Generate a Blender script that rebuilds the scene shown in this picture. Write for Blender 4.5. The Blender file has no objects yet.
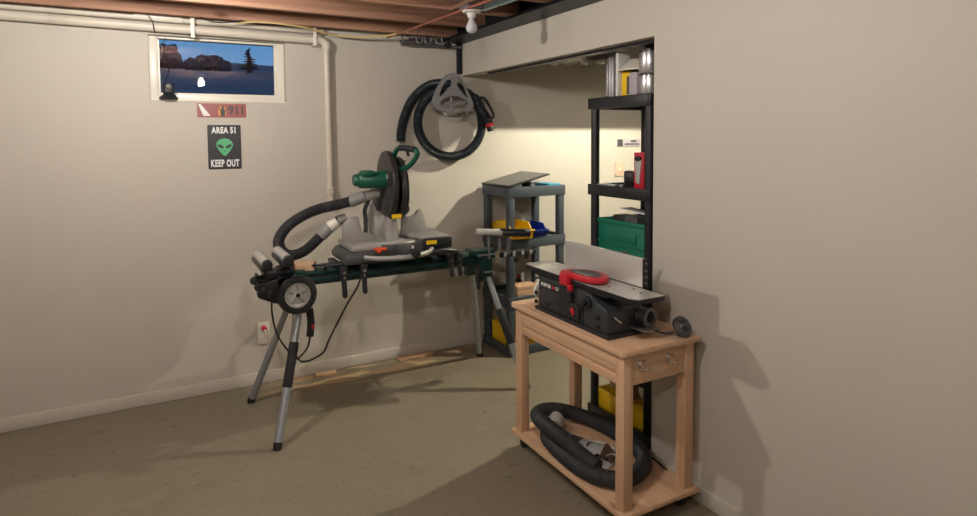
import bpy, bmesh, math, random
from mathutils import Vector, Matrix
random.seed(7)
S = bpy.context.scene
COL = S.collection

# ------------------------------------------------------------------ camera
cam_d = bpy.data.cameras.new('camera'); cam = bpy.data.objects.new('camera', cam_d); COL.objects.link(cam)
FPX = 609.2; YAW = 0.5026; PITCH = 0.0562; ROLL = -0.00718; CY = 171.96
fw = Vector((math.sin(YAW)*math.cos(PITCH), math.cos(YAW)*math.cos(PITCH), -math.sin(PITCH)))
rt = Vector((math.cos(YAW), -math.sin(YAW), 0)); up = rt.cross(fw)
r2 = rt*math.cos(ROLL)+up*math.sin(ROLL); u2 = -rt*math.sin(ROLL)+up*math.cos(ROLL)
cam.matrix_world = Matrix(((r2.x, u2.x, -fw.x, -1.9495), (r2.y, u2.y, -fw.y, -3.9535), (r2.z, u2.z, -fw.z, 1.52), (0, 0, 0, 1)))
cam_d.sensor_width = 36; cam_d.lens = 36*FPX/977; cam_d.shift_y = -(258-CY)/977
cam_d.clip_start = 0.05
S.camera = cam
# ------------------------------------------------------------------ world, exposure
w = bpy.data.worlds.new('dusk_sky'); S.world = w; w.use_nodes = True
wn = w.node_tree.nodes; wl = w.node_tree.links
bg = wn['Background']
tc = wn.new('ShaderNodeTexCoord'); sx = wn.new('ShaderNodeSeparateXYZ'); cr = wn.new('ShaderNodeValToRGB')
wl.new(tc.outputs['Generated'], sx.inputs[0]); wl.new(sx.outputs['Z'], cr.inputs[0]); wl.new(cr.outputs[0], bg.inputs[0])
cr.color_ramp.elements[0].color = (0.16, 0.36, 0.62, 1); cr.color_ramp.elements[1].color = (0.03, 0.15, 0.42, 1)
cr.color_ramp.elements[1].position = 0.5
bg.inputs[1].default_value = 1.0
S.view_settings.view_transform = 'Standard'; S.view_settings.look = 'None'
S.view_settings.gamma = 1; S.view_settings.use_curve_mapping = False
S.view_settings.exposure = 0.0
BULB_MAIN = (1.0, 0.94, 0.85); BULB_ALC = (1.0, 0.93, 0.72)
P_A, P_B, P_C, P_D = 960, 1250, 860, 60000

# ------------------------------------------------------------------ materials
def mat(name, col, rough=0.6, metal=0.0, noise=0.0, nscale=20, bump=0.0, bscale=60, spec=0.5, emit=None, estr=0, trans=0, coat=0):
    m = bpy.data.materials.new(name); m.use_nodes = True
    nt = m.node_tree; b = nt.nodes['Principled BSDF']
    b.inputs['Base Color'].default_value = (*col, 1); b.inputs['Roughness'].default_value = rough
    b.inputs['Metallic'].default_value = metal; b.inputs['Specular IOR Level'].default_value = spec
    b.inputs['Transmission Weight'].default_value = trans; b.inputs['Coat Weight'].default_value = coat
    if emit:
        b.inputs['Emission Color'].default_value = (*emit, 1); b.inputs['Emission Strength'].default_value = estr
    t = nt.nodes.new('ShaderNodeTexCoord')
    if noise:
        n = nt.nodes.new('ShaderNodeTexNoise'); n.inputs['Scale'].default_value = nscale; n.inputs['Detail'].default_value = 5
        nt.links.new(t.outputs['Object'], n.inputs['Vector'])
        mx = nt.nodes.new('ShaderNodeMixRGB'); mx.inputs[1].default_value = (*[c*(1-noise) for c in col], 1)
        mx.inputs[2].default_value = (*[min(1, c*(1+noise)) for c in col], 1)
        nt.links.new(n.outputs['Fac'], mx.inputs[0]); nt.links.new(mx.outputs[0], b.inputs['Base Color'])
    if bump:
        n2 = nt.nodes.new('ShaderNodeTexNoise'); n2.inputs['Scale'].default_value = bscale; n2.inputs['Detail'].default_value = 4
        nt.links.new(t.outputs['Object'], n2.inputs['Vector'])
        bp = nt.nodes.new('ShaderNodeBump'); bp.inputs['Strength'].default_value = bump; bp.inputs['Distance'].default_value = 0.004
        nt.links.new(n2.outputs['Fac'], bp.inputs['Height']); nt.links.new(bp.outputs[0], b.inputs['Normal'])
    return m
def wood(name, c1, c2, axis, rough=0.55, knots=False):
    m = bpy.data.materials.new(name); m.use_nodes = True
    nt = m.node_tree; b = nt.nodes['Principled BSDF']; b.inputs['Roughness'].default_value = rough
    t = nt.nodes.new('ShaderNodeTexCoord'); mp = nt.nodes.new('ShaderNodeMapping')
    sc = [26, 26, 26]; sc[axis] = 1.3; mp.inputs['Scale'].default_value = sc
    n = nt.nodes.new('ShaderNodeTexNoise'); n.inputs['Scale'].default_value = 1.0; n.inputs['Detail'].default_value = 6
    n.inputs['Distortion'].default_value = 0.6
    nt.links.new(t.outputs['Object'], mp.inputs[0]); nt.links.new(mp.outputs[0], n.inputs['Vector'])
    r = nt.nodes.new('ShaderNodeValToRGB'); r.color_ramp.elements[0].position = 0.3; r.color_ramp.elements[1].position = 0.7
    r.color_ramp.elements[0].color = (*c1, 1); r.color_ramp.elements[1].color = (*c2, 1)
    nt.links.new(n.outputs['Fac'], r.inputs[0]); out = r.outputs[0]
    if knots:
        mp2 = nt.nodes.new('ShaderNodeMapping'); s2 = [5, 5, 5]; s2[axis] = 2.2; mp2.inputs['Scale'].default_value = s2
        v = nt.nodes.new('ShaderNodeTexVoronoi'); v.inputs['Scale'].default_value = 1.0
        nt.links.new(t.outputs['Object'], mp2.inputs[0]); nt.links.new(mp2.outputs[0], v.inputs['Vector'])
        r3 = nt.nodes.new('ShaderNodeValToRGB'); r3.color_ramp.elements[0].position = 0.03; r3.color_ramp.elements[1].position = 0.11
        r3.color_ramp.elements[0].color = (0.45, 0.3, 0.2, 1); r3.color_ramp.elements[1].color = (1, 1, 1, 1)
        nt.links.new(v.outputs['Distance'], r3.inputs[0])
        mu = nt.nodes.new('ShaderNodeMixRGB'); mu.blend_type = 'MULTIPLY'; mu.inputs[0].default_value = 1
        nt.links.new(out, mu.inputs[1]); nt.links.new(r3.outputs[0], mu.inputs[2]); out = mu.outputs[0]
    nt.links.new(out, b.inputs['Base Color'])
    return m
M = {}
M['wall'] = mat('painted_wall', (0.52, 0.48, 0.425), 0.75, noise=0.035, nscale=3, bump=0.25, bscale=25, spec=0.25)
M['base'] = mat('painted_baseboard', (0.53, 0.488, 0.43), 0.6, noise=0.04, nscale=8, bump=0.1)
M['white'] = mat('white_paint', (0.62, 0.585, 0.52), 0.4, noise=0.04, nscale=9)
M['pvc'] = mat('white_pipe', (0.60, 0.54, 0.46), 0.4, noise=0.05, nscale=6)
M['vinyl'] = mat('white_vinyl', (0.72, 0.68, 0.6), 0.35)
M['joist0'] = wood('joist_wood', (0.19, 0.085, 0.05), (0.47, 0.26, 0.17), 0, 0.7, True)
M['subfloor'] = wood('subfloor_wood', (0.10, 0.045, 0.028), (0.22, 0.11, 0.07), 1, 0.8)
PC1, PC2 = (0.52, 0.31, 0.185), (0.70, 0.46, 0.30)
M['pine0'] = wood('pine_x', PC1, PC2, 0, 0.5, True); M['pine1'] = wood('pine_y', PC1, PC2, 1, 0.5, True); M['pine2'] = wood('pine_z', PC1, PC2, 2, 0.5, True)
M['steel'] = mat('dark_steel', (0.014, 0.018, 0.03), 0.45, 0.5, noise=0.4, nscale=6)
M['iron'] = mat('black_steel', (0.02, 0.02, 0.024), 0.4, 0.4)
M['black'] = mat('black_plastic', (0.013, 0.014, 0.018), 0.42, noise=0.15, nscale=30)
M['rubber'] = mat('black_rubber', (0.012, 0.012, 0.013), 0.75)
M['hose'] = mat('black_hose', (0.010, 0.016, 0.022), 0.38, noise=0.1, nscale=50)
M['hosegrey'] = mat('dark_grey_hose', (0.024, 0.026, 0.030), 0.6, noise=0.1, nscale=50)
M['gshelf'] = mat('grey_shelf_plastic', (0.055, 0.068, 0.085), 0.5, noise=0.08, nscale=40)
M['green'] = mat('dark_green_metal', (0.004, 0.035, 0.032), 0.33, noise=0.12, nscale=30)
M['sawgreen'] = mat('green_plastic', (0.004, 0.085, 0.05), 0.4)
M['castalu'] = mat('cast_aluminium', (0.33, 0.32, 0.31), 0.5, 0.35, noise=0.12, nscale=15, bump=0.1)
M['alu'] = mat('aluminium_tube', (0.36, 0.38, 0.42), 0.38, 0.6, noise=0.05)
M['chrome'] = mat('chrome', (0.7, 0.68, 0.65), 0.18, 1.0)
M['zinc'] = mat('galvanised', (0.22, 0.21, 0.22), 0.4, 0.7, noise=0.2)
M['ground'] = mat('machined_table', (0.56, 0.54, 0.52), 0.34, 0.45, noise=0.05, nscale=8)
M['jbody'] = mat('charcoal_casting', (0.028, 0.032, 0.036), 0.45, noise=0.12, nscale=30)
M['red'] = mat('red_plastic', (0.50, 0.015, 0.03), 0.4)
M['orange'] = mat('orange_red_plastic', (0.7, 0.07, 0.02), 0.45)
M['yellow'] = mat('yellow_plastic', (0.85, 0.55, 0.01), 0.4)
M['blue'] = mat('blue_plastic', (0.012, 0.04, 0.32), 0.4)
M['teal'] = mat('cyan_plastic', (0.02, 0.30, 0.50), 0.4)
M['bingreen'] = mat('green_bin_plastic', (0.005, 0.16, 0.10), 0.42)
M['paper'] = mat('white_paper', (0.68, 0.68, 0.68), 0.8)
M['guard'] = mat('dark_guard_metal', (0.035, 0.034, 0.034), 0.32, 0.3, noise=0.3, nscale=25)
M['card'] = mat('cardboard', (0.30, 0.18, 0.11), 0.85, noise=0.1)
M['brown'] = mat('brown_paper', (0.13, 0.075, 0.05), 0.8, noise=0.15)
M['grey'] = mat('grey_plastic', (0.24, 0.24, 0.24), 0.5)
M['lgrey'] = mat('light_grey_plastic', (0.42, 0.41, 0.39), 0.5)
M['panel'] = mat('matte_grey_panel', (0.15, 0.145, 0.14), 0.5)
M['darkgrey'] = mat('charcoal_plastic', (0.06, 0.06, 0.065), 0.45)
M['bulboff'] = mat('frosted_bulb_unlit', (0.50, 0.50, 0.52), 0.25, noise=0.02)
M['porc'] = mat('white_porcelain', (0.62, 0.6, 0.58), 0.25)
M['copper'] = mat('copper_pipe', (0.45, 0.16, 0.11), 0.4, 0.6)
M['foil'] = mat('crinkled_foil', (0.80, 0.80, 0.78), 0.3, 0.8, bump=0.9, bscale=35)
M['duct'] = mat('foil_duct', (0.35, 0.50, 0.62), 0.28, 0.9, bump=0.6, bscale=30)
M['romex'] = mat('yellow_cable', (0.62, 0.47, 0.2), 0.5)
M['wcable'] = mat('white_cable', (0.6, 0.55, 0.48), 0.5)
M['signblack'] = mat('black_sign_metal', (0.025, 0.027, 0.03), 0.35)
M['signgreen'] = mat('alien_green', (0.09, 0.42, 0.20), 0.4)
M['signwhite'] = mat('white_lettering', (0.75, 0.76, 0.76), 0.5)
M['signred'] = mat('rusty_red_sign', (0.33, 0.06, 0.05), 0.3, noise=0.5, nscale=14)
M['flame'] = mat('orange_print', (0.75, 0.32, 0.03), 0.4)
M['pink'] = mat('pale_pink_print', (0.27, 0.075, 0.07), 0.35)
M['tan'] = mat('pale_tan_plastic', (0.6, 0.45, 0.33), 0.6)
M['sill'] = mat('silver_steel_can', (0.62, 0.62, 0.66), 0.28, 0.9)
M['lilac'] = mat('pale_grey_carton', (0.42, 0.38, 0.42), 0.6)
M['tree'] = mat('dusk_tinted_foliage', (0.045, 0.055, 0.075), 0.9, noise=0.3)  # blue-grey of haze and snow-lit dusk is put into the foliage colour
M['lawn'] = mat('snowy_ground', (0.30, 0.26, 0.25), 0.9, noise=0.35, nscale=1.2)
M['shingle'] = mat('grey_shingles', (0.10, 0.10, 0.12), 0.8, noise=0.3)
M['osb'] = mat('sawdust', (0.52, 0.36, 0.2), 0.95, noise=0.3, nscale=40)
M['lampA'] = mat('lit_bulb_a', (1, 1, 1), emit=BULB_MAIN, estr=P_A)
M['lampB'] = mat('lit_bulb_b', (1, 1, 1), emit=BULB_MAIN, estr=P_B)
M['lampC'] = mat('lit_bulb_c', (1, 1, 1), emit=BULB_MAIN, estr=P_C)
M['lampD'] = mat('lit_bulb_d', (1, 1, 1), emit=BULB_ALC, estr=P_D)
# window glass
g = bpy.data.materials.new('window_glass'); g.use_nodes = True
gb = g.node_tree.nodes['Principled BSDF']; gb.inputs['Transmission Weight'].default_value = 1; gb.inputs['Roughness'].default_value = 0.0
gb.inputs['IOR'].default_value = 1.5; gb.inputs['Base Color'].default_value = (0.93, 0.95, 0.97, 1); M['glass'] = g
cg = bpy.data.materials.new('bulb_glass'); cg.use_nodes = True
# floor
def floor_mat():
    m = bpy.data.materials.new('speckled_concrete'); m.use_nodes = True
    nt = m.node_tree; b = nt.nodes['Principled BSDF']; L = nt.links.new
    b.inputs['Roughness'].default_value = 0.55; b.inputs['Specular IOR Level'].default_value = 0.3
    t = nt.nodes.new('ShaderNodeTexCoord')
    def noise(s, d=4, dist=0, scale3=None):
        n = nt.nodes.new('ShaderNodeTexNoise'); n.inputs['Scale'].default_value = s; n.inputs['Detail'].default_value = d
        n.inputs['Distortion'].default_value = dist
        if scale3:
            mp = nt.nodes.new('ShaderNodeMapping'); mp.inputs['Scale'].default_value = scale3; L(t.outputs['Object'], mp.inputs[0]); L(mp.outputs[0], n.inputs['Vector'])
        else: L(t.outputs['Object'], n.inputs['Vector'])
        return n.outputs['Fac']
    def ramp(src, p0, p1, c0=(0, 0, 0, 1), c1=(1, 1, 1, 1)):
        r = nt.nodes.new('ShaderNodeValToRGB'); r.color_ramp.elements[0].position = p0; r.color_ramp.elements[1].position = p1
        r.color_ramp.elements[0].color = c0; r.color_ramp.elements[1].color = c1; L(src, r.inputs[0]); return r.outputs[0]
    def mix(f, a, bb, mode='MIX'):
        x = nt.nodes.new('ShaderNodeMixRGB'); x.blend_type = mode
        if isinstance(f, float): x.inputs[0].default_value = f
        else: L(f, x.inputs[0])
        for i, v in ((1, a), (2, bb)):
            if isinstance(v, tuple): x.inputs[i].default_value = v
            else: L(v, x.inputs[i])
        return x.outputs[0]
    def math_(op, a, v):
        x = nt.nodes.new('ShaderNodeMath'); x.operation = op; x.use_clamp = True
        for i, q in ((0, a), (1, v)):
            if isinstance(q, (int, float)): x.inputs[i].default_value = q
            else: L(q, x.inputs[i])
        return x.outputs[0]
    base = mix(ramp(noise(1.6, 5), 0.35, 0.7), (0.198, 0.168, 0.118, 1), (0.24, 0.205, 0.15, 1))
    base = mix(ramp(noise(9, 6), 0.42, 0.62), base, (0.222, 0.19, 0.138, 1))
    sp = ramp(noise(38, 3), 0.60, 0.68); base = mix(math_('MULTIPLY', sp, 0.5), base, (0.14, 0.11, 0.065, 1))
    sp2 = ramp(noise(14, 2), 0.67, 0.72); base = mix(math_('MULTIPLY', sp2, 0.6), base, (0.13, 0.10, 0.06, 1))
    # worn orange-brown strip along the back wall
    sep = nt.nodes.new('ShaderNodeSeparateXYZ'); L(t.outputs['Object'], sep.inputs[0])
    def band(src, a, b_, c, d):
        u = nt.nodes.new('ShaderNodeMapRange'); u.inputs[1].default_value = a; u.inputs[2].default_value = b_; L(src, u.inputs[0])
        v = nt.nodes.new('ShaderNodeMapRange'); v.inputs[1].default_value = c; v.inputs[2].default_value = d; v.inputs[3].default_value = 1; v.inputs[4].default_value = 0; L(src, v.inputs[0])
        return math_('MULTIPLY', u.outputs[0], v.outputs[0])
    near = band(sep.outputs['Y'], -0.36, -0.16, -0.03, 0.02)
    xr = band(sep.outputs['X'], -1.5, -1.1, -0.15, 0.25)
    n3 = ramp(noise(1.0, 6, 0.8, (2.2, 9, 1)), 0.40, 0.58)
    msk = math_('MULTIPLY', math_('MULTIPLY', near, xr), n3)
    base = mix(math_('MULTIPLY', msk, 0.8), base, (0.33, 0.19, 0.09, 1))
    n4 = ramp(noise(1.0, 6, 0.5, (3, 14, 1)), 0.54, 0.62)
    msk2 = math_('MULTIPLY', math_('MULTIPLY', near, xr), n4)
    base = mix(math_('MULTIPLY', msk2, 0.8), base, (0.60, 0.43, 0.24, 1))
    # grey-olive patches in the middle, broken up by noise
    st = band(sep.outputs['Y'], -1.05, -0.7, -0.35, -0.2); sxm = band(sep.outputs['X'], -1.5, -1.2, -0.6, -0.1)
    n5 = ramp(noise(1.0, 5, 0.4, (2.5, 4.5, 1)), 0.48, 0.56)
    base = mix(math_('MULTIPLY', math_('MULTIPLY', math_('MULTIPLY', st, sxm), n5), 0.55), base, (0.20, 0.17, 0.11, 1))
    L(base, b.inputs['Base Color'])
    bp = nt.nodes.new('ShaderNodeBump'); bp.inputs['Strength'].default_value = 0.15; bp.inputs['Distance'].default_value = 0.003
    L(noise(30, 5), bp.inputs['Height']); L(bp.outputs[0], b.inputs['Normal'])
    return m
M['floor'] = floor_mat()

# ------------------------------------------------------------------ mesh helpers
class MB:
    def __init__(s): s.bm = bmesh.new()
    def box(s, a, b, bev=0.0, seg=2):
        t = bmesh.new(); bmesh.ops.create_cube(t, size=1)
        for v in t.verts: v.co = Vector([(a[i]+b[i])/2 + v.co[i]*abs(b[i]-a[i]) for i in range(3)])
        if bev: bmesh.ops.bevel(t, geom=list(t.edges), offset=bev, segments=seg, affect='EDGES', profile=0.5)
        return s._add(t)
    def _add(s, t, mtx=None):
        if mtx: bmesh.ops.transform(t, matrix=mtx, verts=t.verts)
        me = bpy.data.meshes.new('t'); t.to_mesh(me); t.free(); s.bm.from_mesh(me); bpy.data.meshes.remove(me); return s
    def obox(s, c, size, rot, bev=0.0):
        t = bmesh.new(); bmesh.ops.create_cube(t, size=1)
        for v in t.verts: v.co = Vector([v.co[i]*size[i] for i in range(3)])
        if bev: bmesh.ops.bevel(t, geom=list(t.edges), offset=bev, segments=2, affect='EDGES', profile=0.5)
        from mathutils import Euler
        return s._add(t, Matrix.Translation(c) @ Euler(rot).to_matrix().to_4x4())
    def cyl(s, p0, p1, r0, r1=None, seg=20, bev=0.0):
        p0 = Vector(p0); p1 = Vector(p1); r1 = r0 if r1 is None else r1
        d = p1-p0; t = bmesh.new()
        bmesh.ops.create_cone(t, cap_ends=True, segments=seg, radius1=r0, radius2=r1, depth=d.length)
        if bev:
            es = [e for e in t.edges if any(len(f.verts) > 4 for f in e.link_faces)]
            bmesh.ops.bevel(t, geom=es, offset=bev, segments=2, affect='EDGES', profile=0.5)
        return s._add(t, Matrix.Translation((p0+p1)/2) @ d.to_track_quat('Z', 'Y').to_matrix().to_4x4())
    def sph(s, c, r, sc=(1, 1, 1), seg=20):
        t = bmesh.new(); bmesh.ops.create_uvsphere(t, u_segments=seg, v_segments=seg//2, radius=r)
        return s._add(t, Matrix.Translation(c) @ Matrix.Diagonal((*sc, 1)))
    def lathe(s, prof, o, axis=(0, 0, 1), seg=28):
        q = Vector(axis).to_track_quat('Z', 'Y').to_matrix(); o = Vector(o); t = bmesh.new(); rings = []
        for r, h in prof:
            if r < 1e-5: rings.append([t.verts.new(o+q@Vector((0, 0, h)))])
            else: rings.append([t.verts.new(o+q@Vector((r*math.cos(2*math.pi*i/seg), r*math.sin(2*math.pi*i/seg), h))) for i in range(seg)])
        for A, B in zip(rings, rings[1:]):
            for i in range(seg):
                a, b = A[i % len(A)], A[(i+1) % len(A)]; c, d = B[(i+1) % len(B)], B[i % len(B)]
                vs = []
                for v in (a, b, c, d):
                    if v not in vs: vs.append(v)
                if len(vs) > 2:
                    try: t.faces.new(vs)
                    except ValueError: pass
        bmesh.ops.recalc_face_normals(t, faces=t.faces)
        return s._add(t)
    def tube(s, pts, r, seg=12, rib=0.0, pitch=0.012, res=None, caps=True, closed=False):
        P = spline(pts, closed, res or (pitch/4 if rib else 0.012)); n = len(P); t = bmesh.new(); rings = []
        up_ = Vector((0, 0, 1)); prev = None; acc = 0
        for i, p in enumerate(P):
            tan = (P[min(i+1, n-1)]-P[max(i-1, 0)]).normalized()
            if prev is None:
                a = tan.cross(up_); a = a if a.length > 0.1 else tan.cross(Vector((1, 0, 0))); nrm = a.normalized()
            else: nrm = (prev-tan*prev.dot(tan)).normalized()
            prev = nrm; bn = tan.cross(nrm)
            if i: acc += (p-P[i-1]).length
            rr = r+(rib*(0.5+0.5*math.cos(2*math.pi*acc/pitch))-rib*0.5 if rib else 0)
            rings.append([t.verts.new(p+(nrm*math.cos(2*math.pi*k/seg)+bn*math.sin(2*math.pi*k/seg))*rr) for k in range(seg)])
        for A, B in zip(rings, rings[1:]):
            for k in range(seg): t.faces.new((A[k], A[(k+1) % seg], B[(k+1) % seg], B[k]))
        if caps: t.faces.new(list(reversed(rings[0]))); t.faces.new(rings[-1])
        bmesh.ops.recalc_face_normals(t, faces=t.faces)
        return s._add(t)
    def prism(s, poly, axis, a, b, bev=0.0, holes=()):
        """poly: 2-D points in the two other axes (kept in order x<y<z), extruded from a to b along axis"""
        t = bmesh.new()
        def P(u, v, h):
            c = [u, v]; c.insert(axis, h); return Vector(c)
        vs = [t.verts.new(P(u, v, a)) for u, v in poly]; es = [t.edges.new((vs[i], vs[(i+1) % len(vs)])) for i in range(len(vs))]
        for h in holes:
            hv = [t.verts.new(P(u, v, a)) for u, v in h]; es += [t.edges.new((hv[i], hv[(i+1) % len(hv)])) for i in range(len(hv))]
        if holes:
            bmesh.ops.triangle_fill(t, edges=es, use_beauty=True)
            # drop faces whose centre lies in a hole
            kill = []
            for f in t.faces:
                c = f.calc_center_median(); cc = [c[i] for i in range(3) if i != axis]
                if any(inside(cc, h) for h in holes): kill.append(f)
            if kill: bmesh.ops.delete(t, geom=kill, context='FACES_ONLY')
        else: t.faces.new(vs)
        r = bmesh.ops.extrude_face_region(t, geom=list(t.faces))
        off = [0, 0, 0]; off[axis] = b-a
        bmesh.ops.translate(t, vec=off, verts=[v for v in r['geom'] if isinstance(v, bmesh.types.BMVert)])
        bmesh.ops.recalc_face_normals(t, faces=t.faces)
        if bev:
            es = [e for e in t.edges if len(e.link_faces) == 2 and e.calc_face_angle(0) > 0.5]
            bmesh.ops.bevel(t, geom=es, offset=bev, segments=2, affect='EDGES', profile=0.5)
        return s._add(t)
    def grid(s, f, nu, nv, thick=0.0):
        t = bmesh.new(); V = [[t.verts.new(f(i/nu, j/nv)) for j in range(nv+1)] for i in range(nu+1)]
        for i in range(nu):
            for j in range(nv): t.faces.new((V[i][j], V[i+1][j], V[i+1][j+1], V[i][j+1]))
        if thick: bmesh.ops.solidify(t, geom=list(t.faces), thickness=thick)
        bmesh.ops.recalc_face_normals(t, faces=t.faces)
        return s._add(t)
    def make(s, name, m, parent=None, smooth=40, kind=None):
        me = bpy.data.meshes.new(name); s.bm.to_mesh(me); s.bm.free(); me.materials.append(M[m] if isinstance(m, str) else m)
        o = bpy.data.objects.new(name, me); COL.objects.link(o)
        if smooth:
            for p in me.polygons: p.use_smooth = True
            me.set_sharp_from_angle(angle=math.radians(smooth))
        if parent:
            o.parent = parent
            g_ = parent; off = Vector((0, 0, 0))
            while g_ is not None and g_.get('_w') is not None: off = Vector(g_['_w']); break
            r = root_of(parent)
            if r.get('_wx') is not None:
                me.transform(Matrix.Translation(-Vector((r['_wx'], r['_wy'], r['_wz']))))
        if kind: o['kind'] = kind
        return o
def root_of(o):
    while o.parent: o = o.parent
    return o
def inside(p, poly):
    x, y = p; c = False; n = len(poly)
    for i in range(n):
        x1, y1 = poly[i]; x2, y2 = poly[(i+1) % n]
        if (y1 > y) != (y2 > y) and x < (x2-x1)*(y-y1)/(y2-y1)+x1: c = not c
    return c
def spline(pts, closed, res):
    P = [Vector(p) for p in pts]; n = len(P); out = []
    if n == 2 and not closed:
        k = max(2, int((P[1]-P[0]).length/res)); return [P[0].lerp(P[1], i/k) for i in range(k+1)]
    rng = n if closed else n-1
    for i in range(rng):
        if closed: a, b, c, d = P[(i-1) % n], P[i], P[(i+1) % n], P[(i+2) % n]
        else: a, b, c, d = P[max(i-1, 0)], P[i], P[i+1], P[min(i+2, n-1)]
        k = max(2, int((c-b).length/res))
        for j in range(k):
            t = j/k
            out.append(0.5*((2*b)+(c-a)*t+(2*a-5*b+4*c-d)*t*t+(3*b-a-3*c+d)*t**3))
    out.append(P[0] if closed else P[-1]); return out
def circle(u, v, r, n=24, rv=None): return [(u+r*math.cos(2*math.pi*i/n), v+(rv or r)*math.sin(2*math.pi*i/n)) for i in range(n)]
def thing(name, label, cat, base, group=None):
    """Empty at the thing's base; its parts are given in world coordinates"""
    o = bpy.data.objects.new(name, None); COL.objects.link(o); o.empty_display_size = 0.05
    o.location = base; o['label'] = label; o['category'] = cat
    o['_wx'], o['_wy'], o['_wz'] = base
    if group: o['group'] = group
    return o
def tag(o, label, cat, group=None):
    o['label'] = label; o['category'] = cat
    if group: o['group'] = group
    return o
def struct(name, mb, m, parent=None, smooth=40):
    o = mb.make(name, m, parent, smooth)
    if not parent: o['kind'] = 'structure'
    return o
def copy_tree(o, parent=None):
    c = o.copy(); COL.objects.link(c); c.parent = parent
    for ch in list(o.children): copy_tree(ch, c)
    return c
def text(name, body, size, m, parent, loc, rot, xs=1.0, off=0.0, thick=0.0006, sp=0.0):
    cu = bpy.data.curves.new(name, 'FONT'); cu.body = body; cu.size = size; cu.extrude = thick; cu.offset = off
    cu.space_character = 1.0+sp; cu.align_x = 'CENTER'; cu.align_y = 'CENTER'
    t = bpy.data.objects.new('tmp', cu); COL.objects.link(t)
    dg = bpy.context.evaluated_depsgraph_get(); me = bpy.data.meshes.new_from_object(t.evaluated_get(dg))
    bpy.data.objects.remove(t)
    from mathutils import Euler
    me.transform(Matrix.Translation(loc) @ Euler(rot).to_matrix().to_4x4() @ Matrix.Diagonal((xs, 1, 1, 1)))
    r = root_of(parent)
    me.transform(Matrix.Translation(-Vector((r['_wx'], r['_wy'], r['_wz']))))
    me.materials.clear(); me.materials.append(M[m]); me.name = name
    o = bpy.data.objects.new(name, me); COL.objects.link(o); o.parent = parent
    return o

# ================================================================== ROOM
XL, YF, XR = -4.2, -5.6, 2.4
ZC = 2.44   # underside of the boards above the joists
struct('floor', MB().box((XL-.1, YF-.1, -.1), (XR+.1, .2, 0)), 'floor')
wx0, wx1, wz0, wz1 = -1.955, -1.212, 1.745, 2.115
mb = MB()
mb.box((XL-.1, 0, 0), (wx0, .2, ZC)); mb.box((wx1, 0, 0), (XR+.1, .2, ZC)); mb.box((wx0, 0, 0), (wx1, .2, wz0)); mb.box((wx0, 0, wz1), (wx1, .2, ZC))
struct('wall_back', mb, 'wall', smooth=0)
struct('wall_right', MB().box((0, YF, 0), (.13, -1.932, ZC)), 'wall', smooth=0)
struct('wall_header', MB().box((.0, -1.932, 1.962), (.10, -.0, 2.185)), 'wall', smooth=0)
struct('wall_left', MB().box((XL-.1, YF, 0), (XL, 0, ZC)), 'wall', smooth=0)
struct('wall_front', MB().box((XL-.1, YF-.1, 0), (XR+.1, YF, ZC)), 'wall', smooth=0)
struct('wall_alcove', MB().box((XR, YF, 0), (XR+.1, 0, ZC)), 'wall', smooth=0)
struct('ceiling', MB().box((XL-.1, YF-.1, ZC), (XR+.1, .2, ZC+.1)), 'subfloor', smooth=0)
for y in (-.14, -.54, -.94, -1.34, -1.74, -2.14, -2.54, -2.94, -3.34, -3.74, -4.14, -4.54, -4.94, -5.34):
    o = struct('ceiling_joist', MB().box((XL, y-.02, 2.205), (XR, y+.02, ZC), .002, 1), 'joist0')
# baseboards (slightly rounded top)
def bb(a, b): return MB().box(a, b, .005, 2)
struct('baseboard_back', bb((XL, -.014, 0), (XR, .0, .073)), 'base')
struct('baseboard_right', bb((-.014, YF, 0), (.0, -1.94, .073)), 'base')
# metal lip under the header, dark strip at its left end, steel beam above
struct('trim_1', MB().box((.055, -1.932, 1.950), (.100, -.30, 1.9615)), 'iron')
struct('trim_2', MB().box((-.032, -.035, 1.975), (-.001, -.002, 2.19)), 'steel')
struct('trim_3', MB().box((-.17, YF, 2.186), (.10, -.03, 2.203)).box((-.10, YF, 2.20), (-.08, -.03, ZC)), 'steel')
struct('trim_4', MB().box((-.46, -.022, 2.168), (-.20, -.001, 2.186)).box((-.40, -.03, 2.186), (-.035, -.001, 2.204)), 'zinc')

# ---------------------------------------------------------------- window
win = struct('window_1', MB().box((wx0, .05, wz0), (wx0+.045, .12, wz1), .003).box((wx1-.045, .05, wz0), (wx1, .12, wz1), .003)
   .box((wx0+.045, .05, wz0), (wx1-.045, .12, wz0+.042), .003).box((wx0+.045, .05, wz1-.012), (wx1-.045, .12, wz1), .002)
   .box((wx0+.01, -.004, wz0-.0), (wx1-.0, .05, wz0+.006)), 'vinyl')
struct('window_sash', MB().box((wx0+.045, .075, wz0+.042), (wx0+.055, .10, wz1-.012)).box((wx1-.055, .075, wz0+.042), (wx1-.045, .10, wz1-.012))
   .box((wx0+.055, .075, wz0+.042), (wx1-.055, .10, wz0+.050)), 'vinyl', win)
struct('glass_pane', MB().box((wx0+.055, .086, wz0+.050), (wx1-.055, .090, wz1-.012)), 'glass', win, smooth=0)
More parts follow.
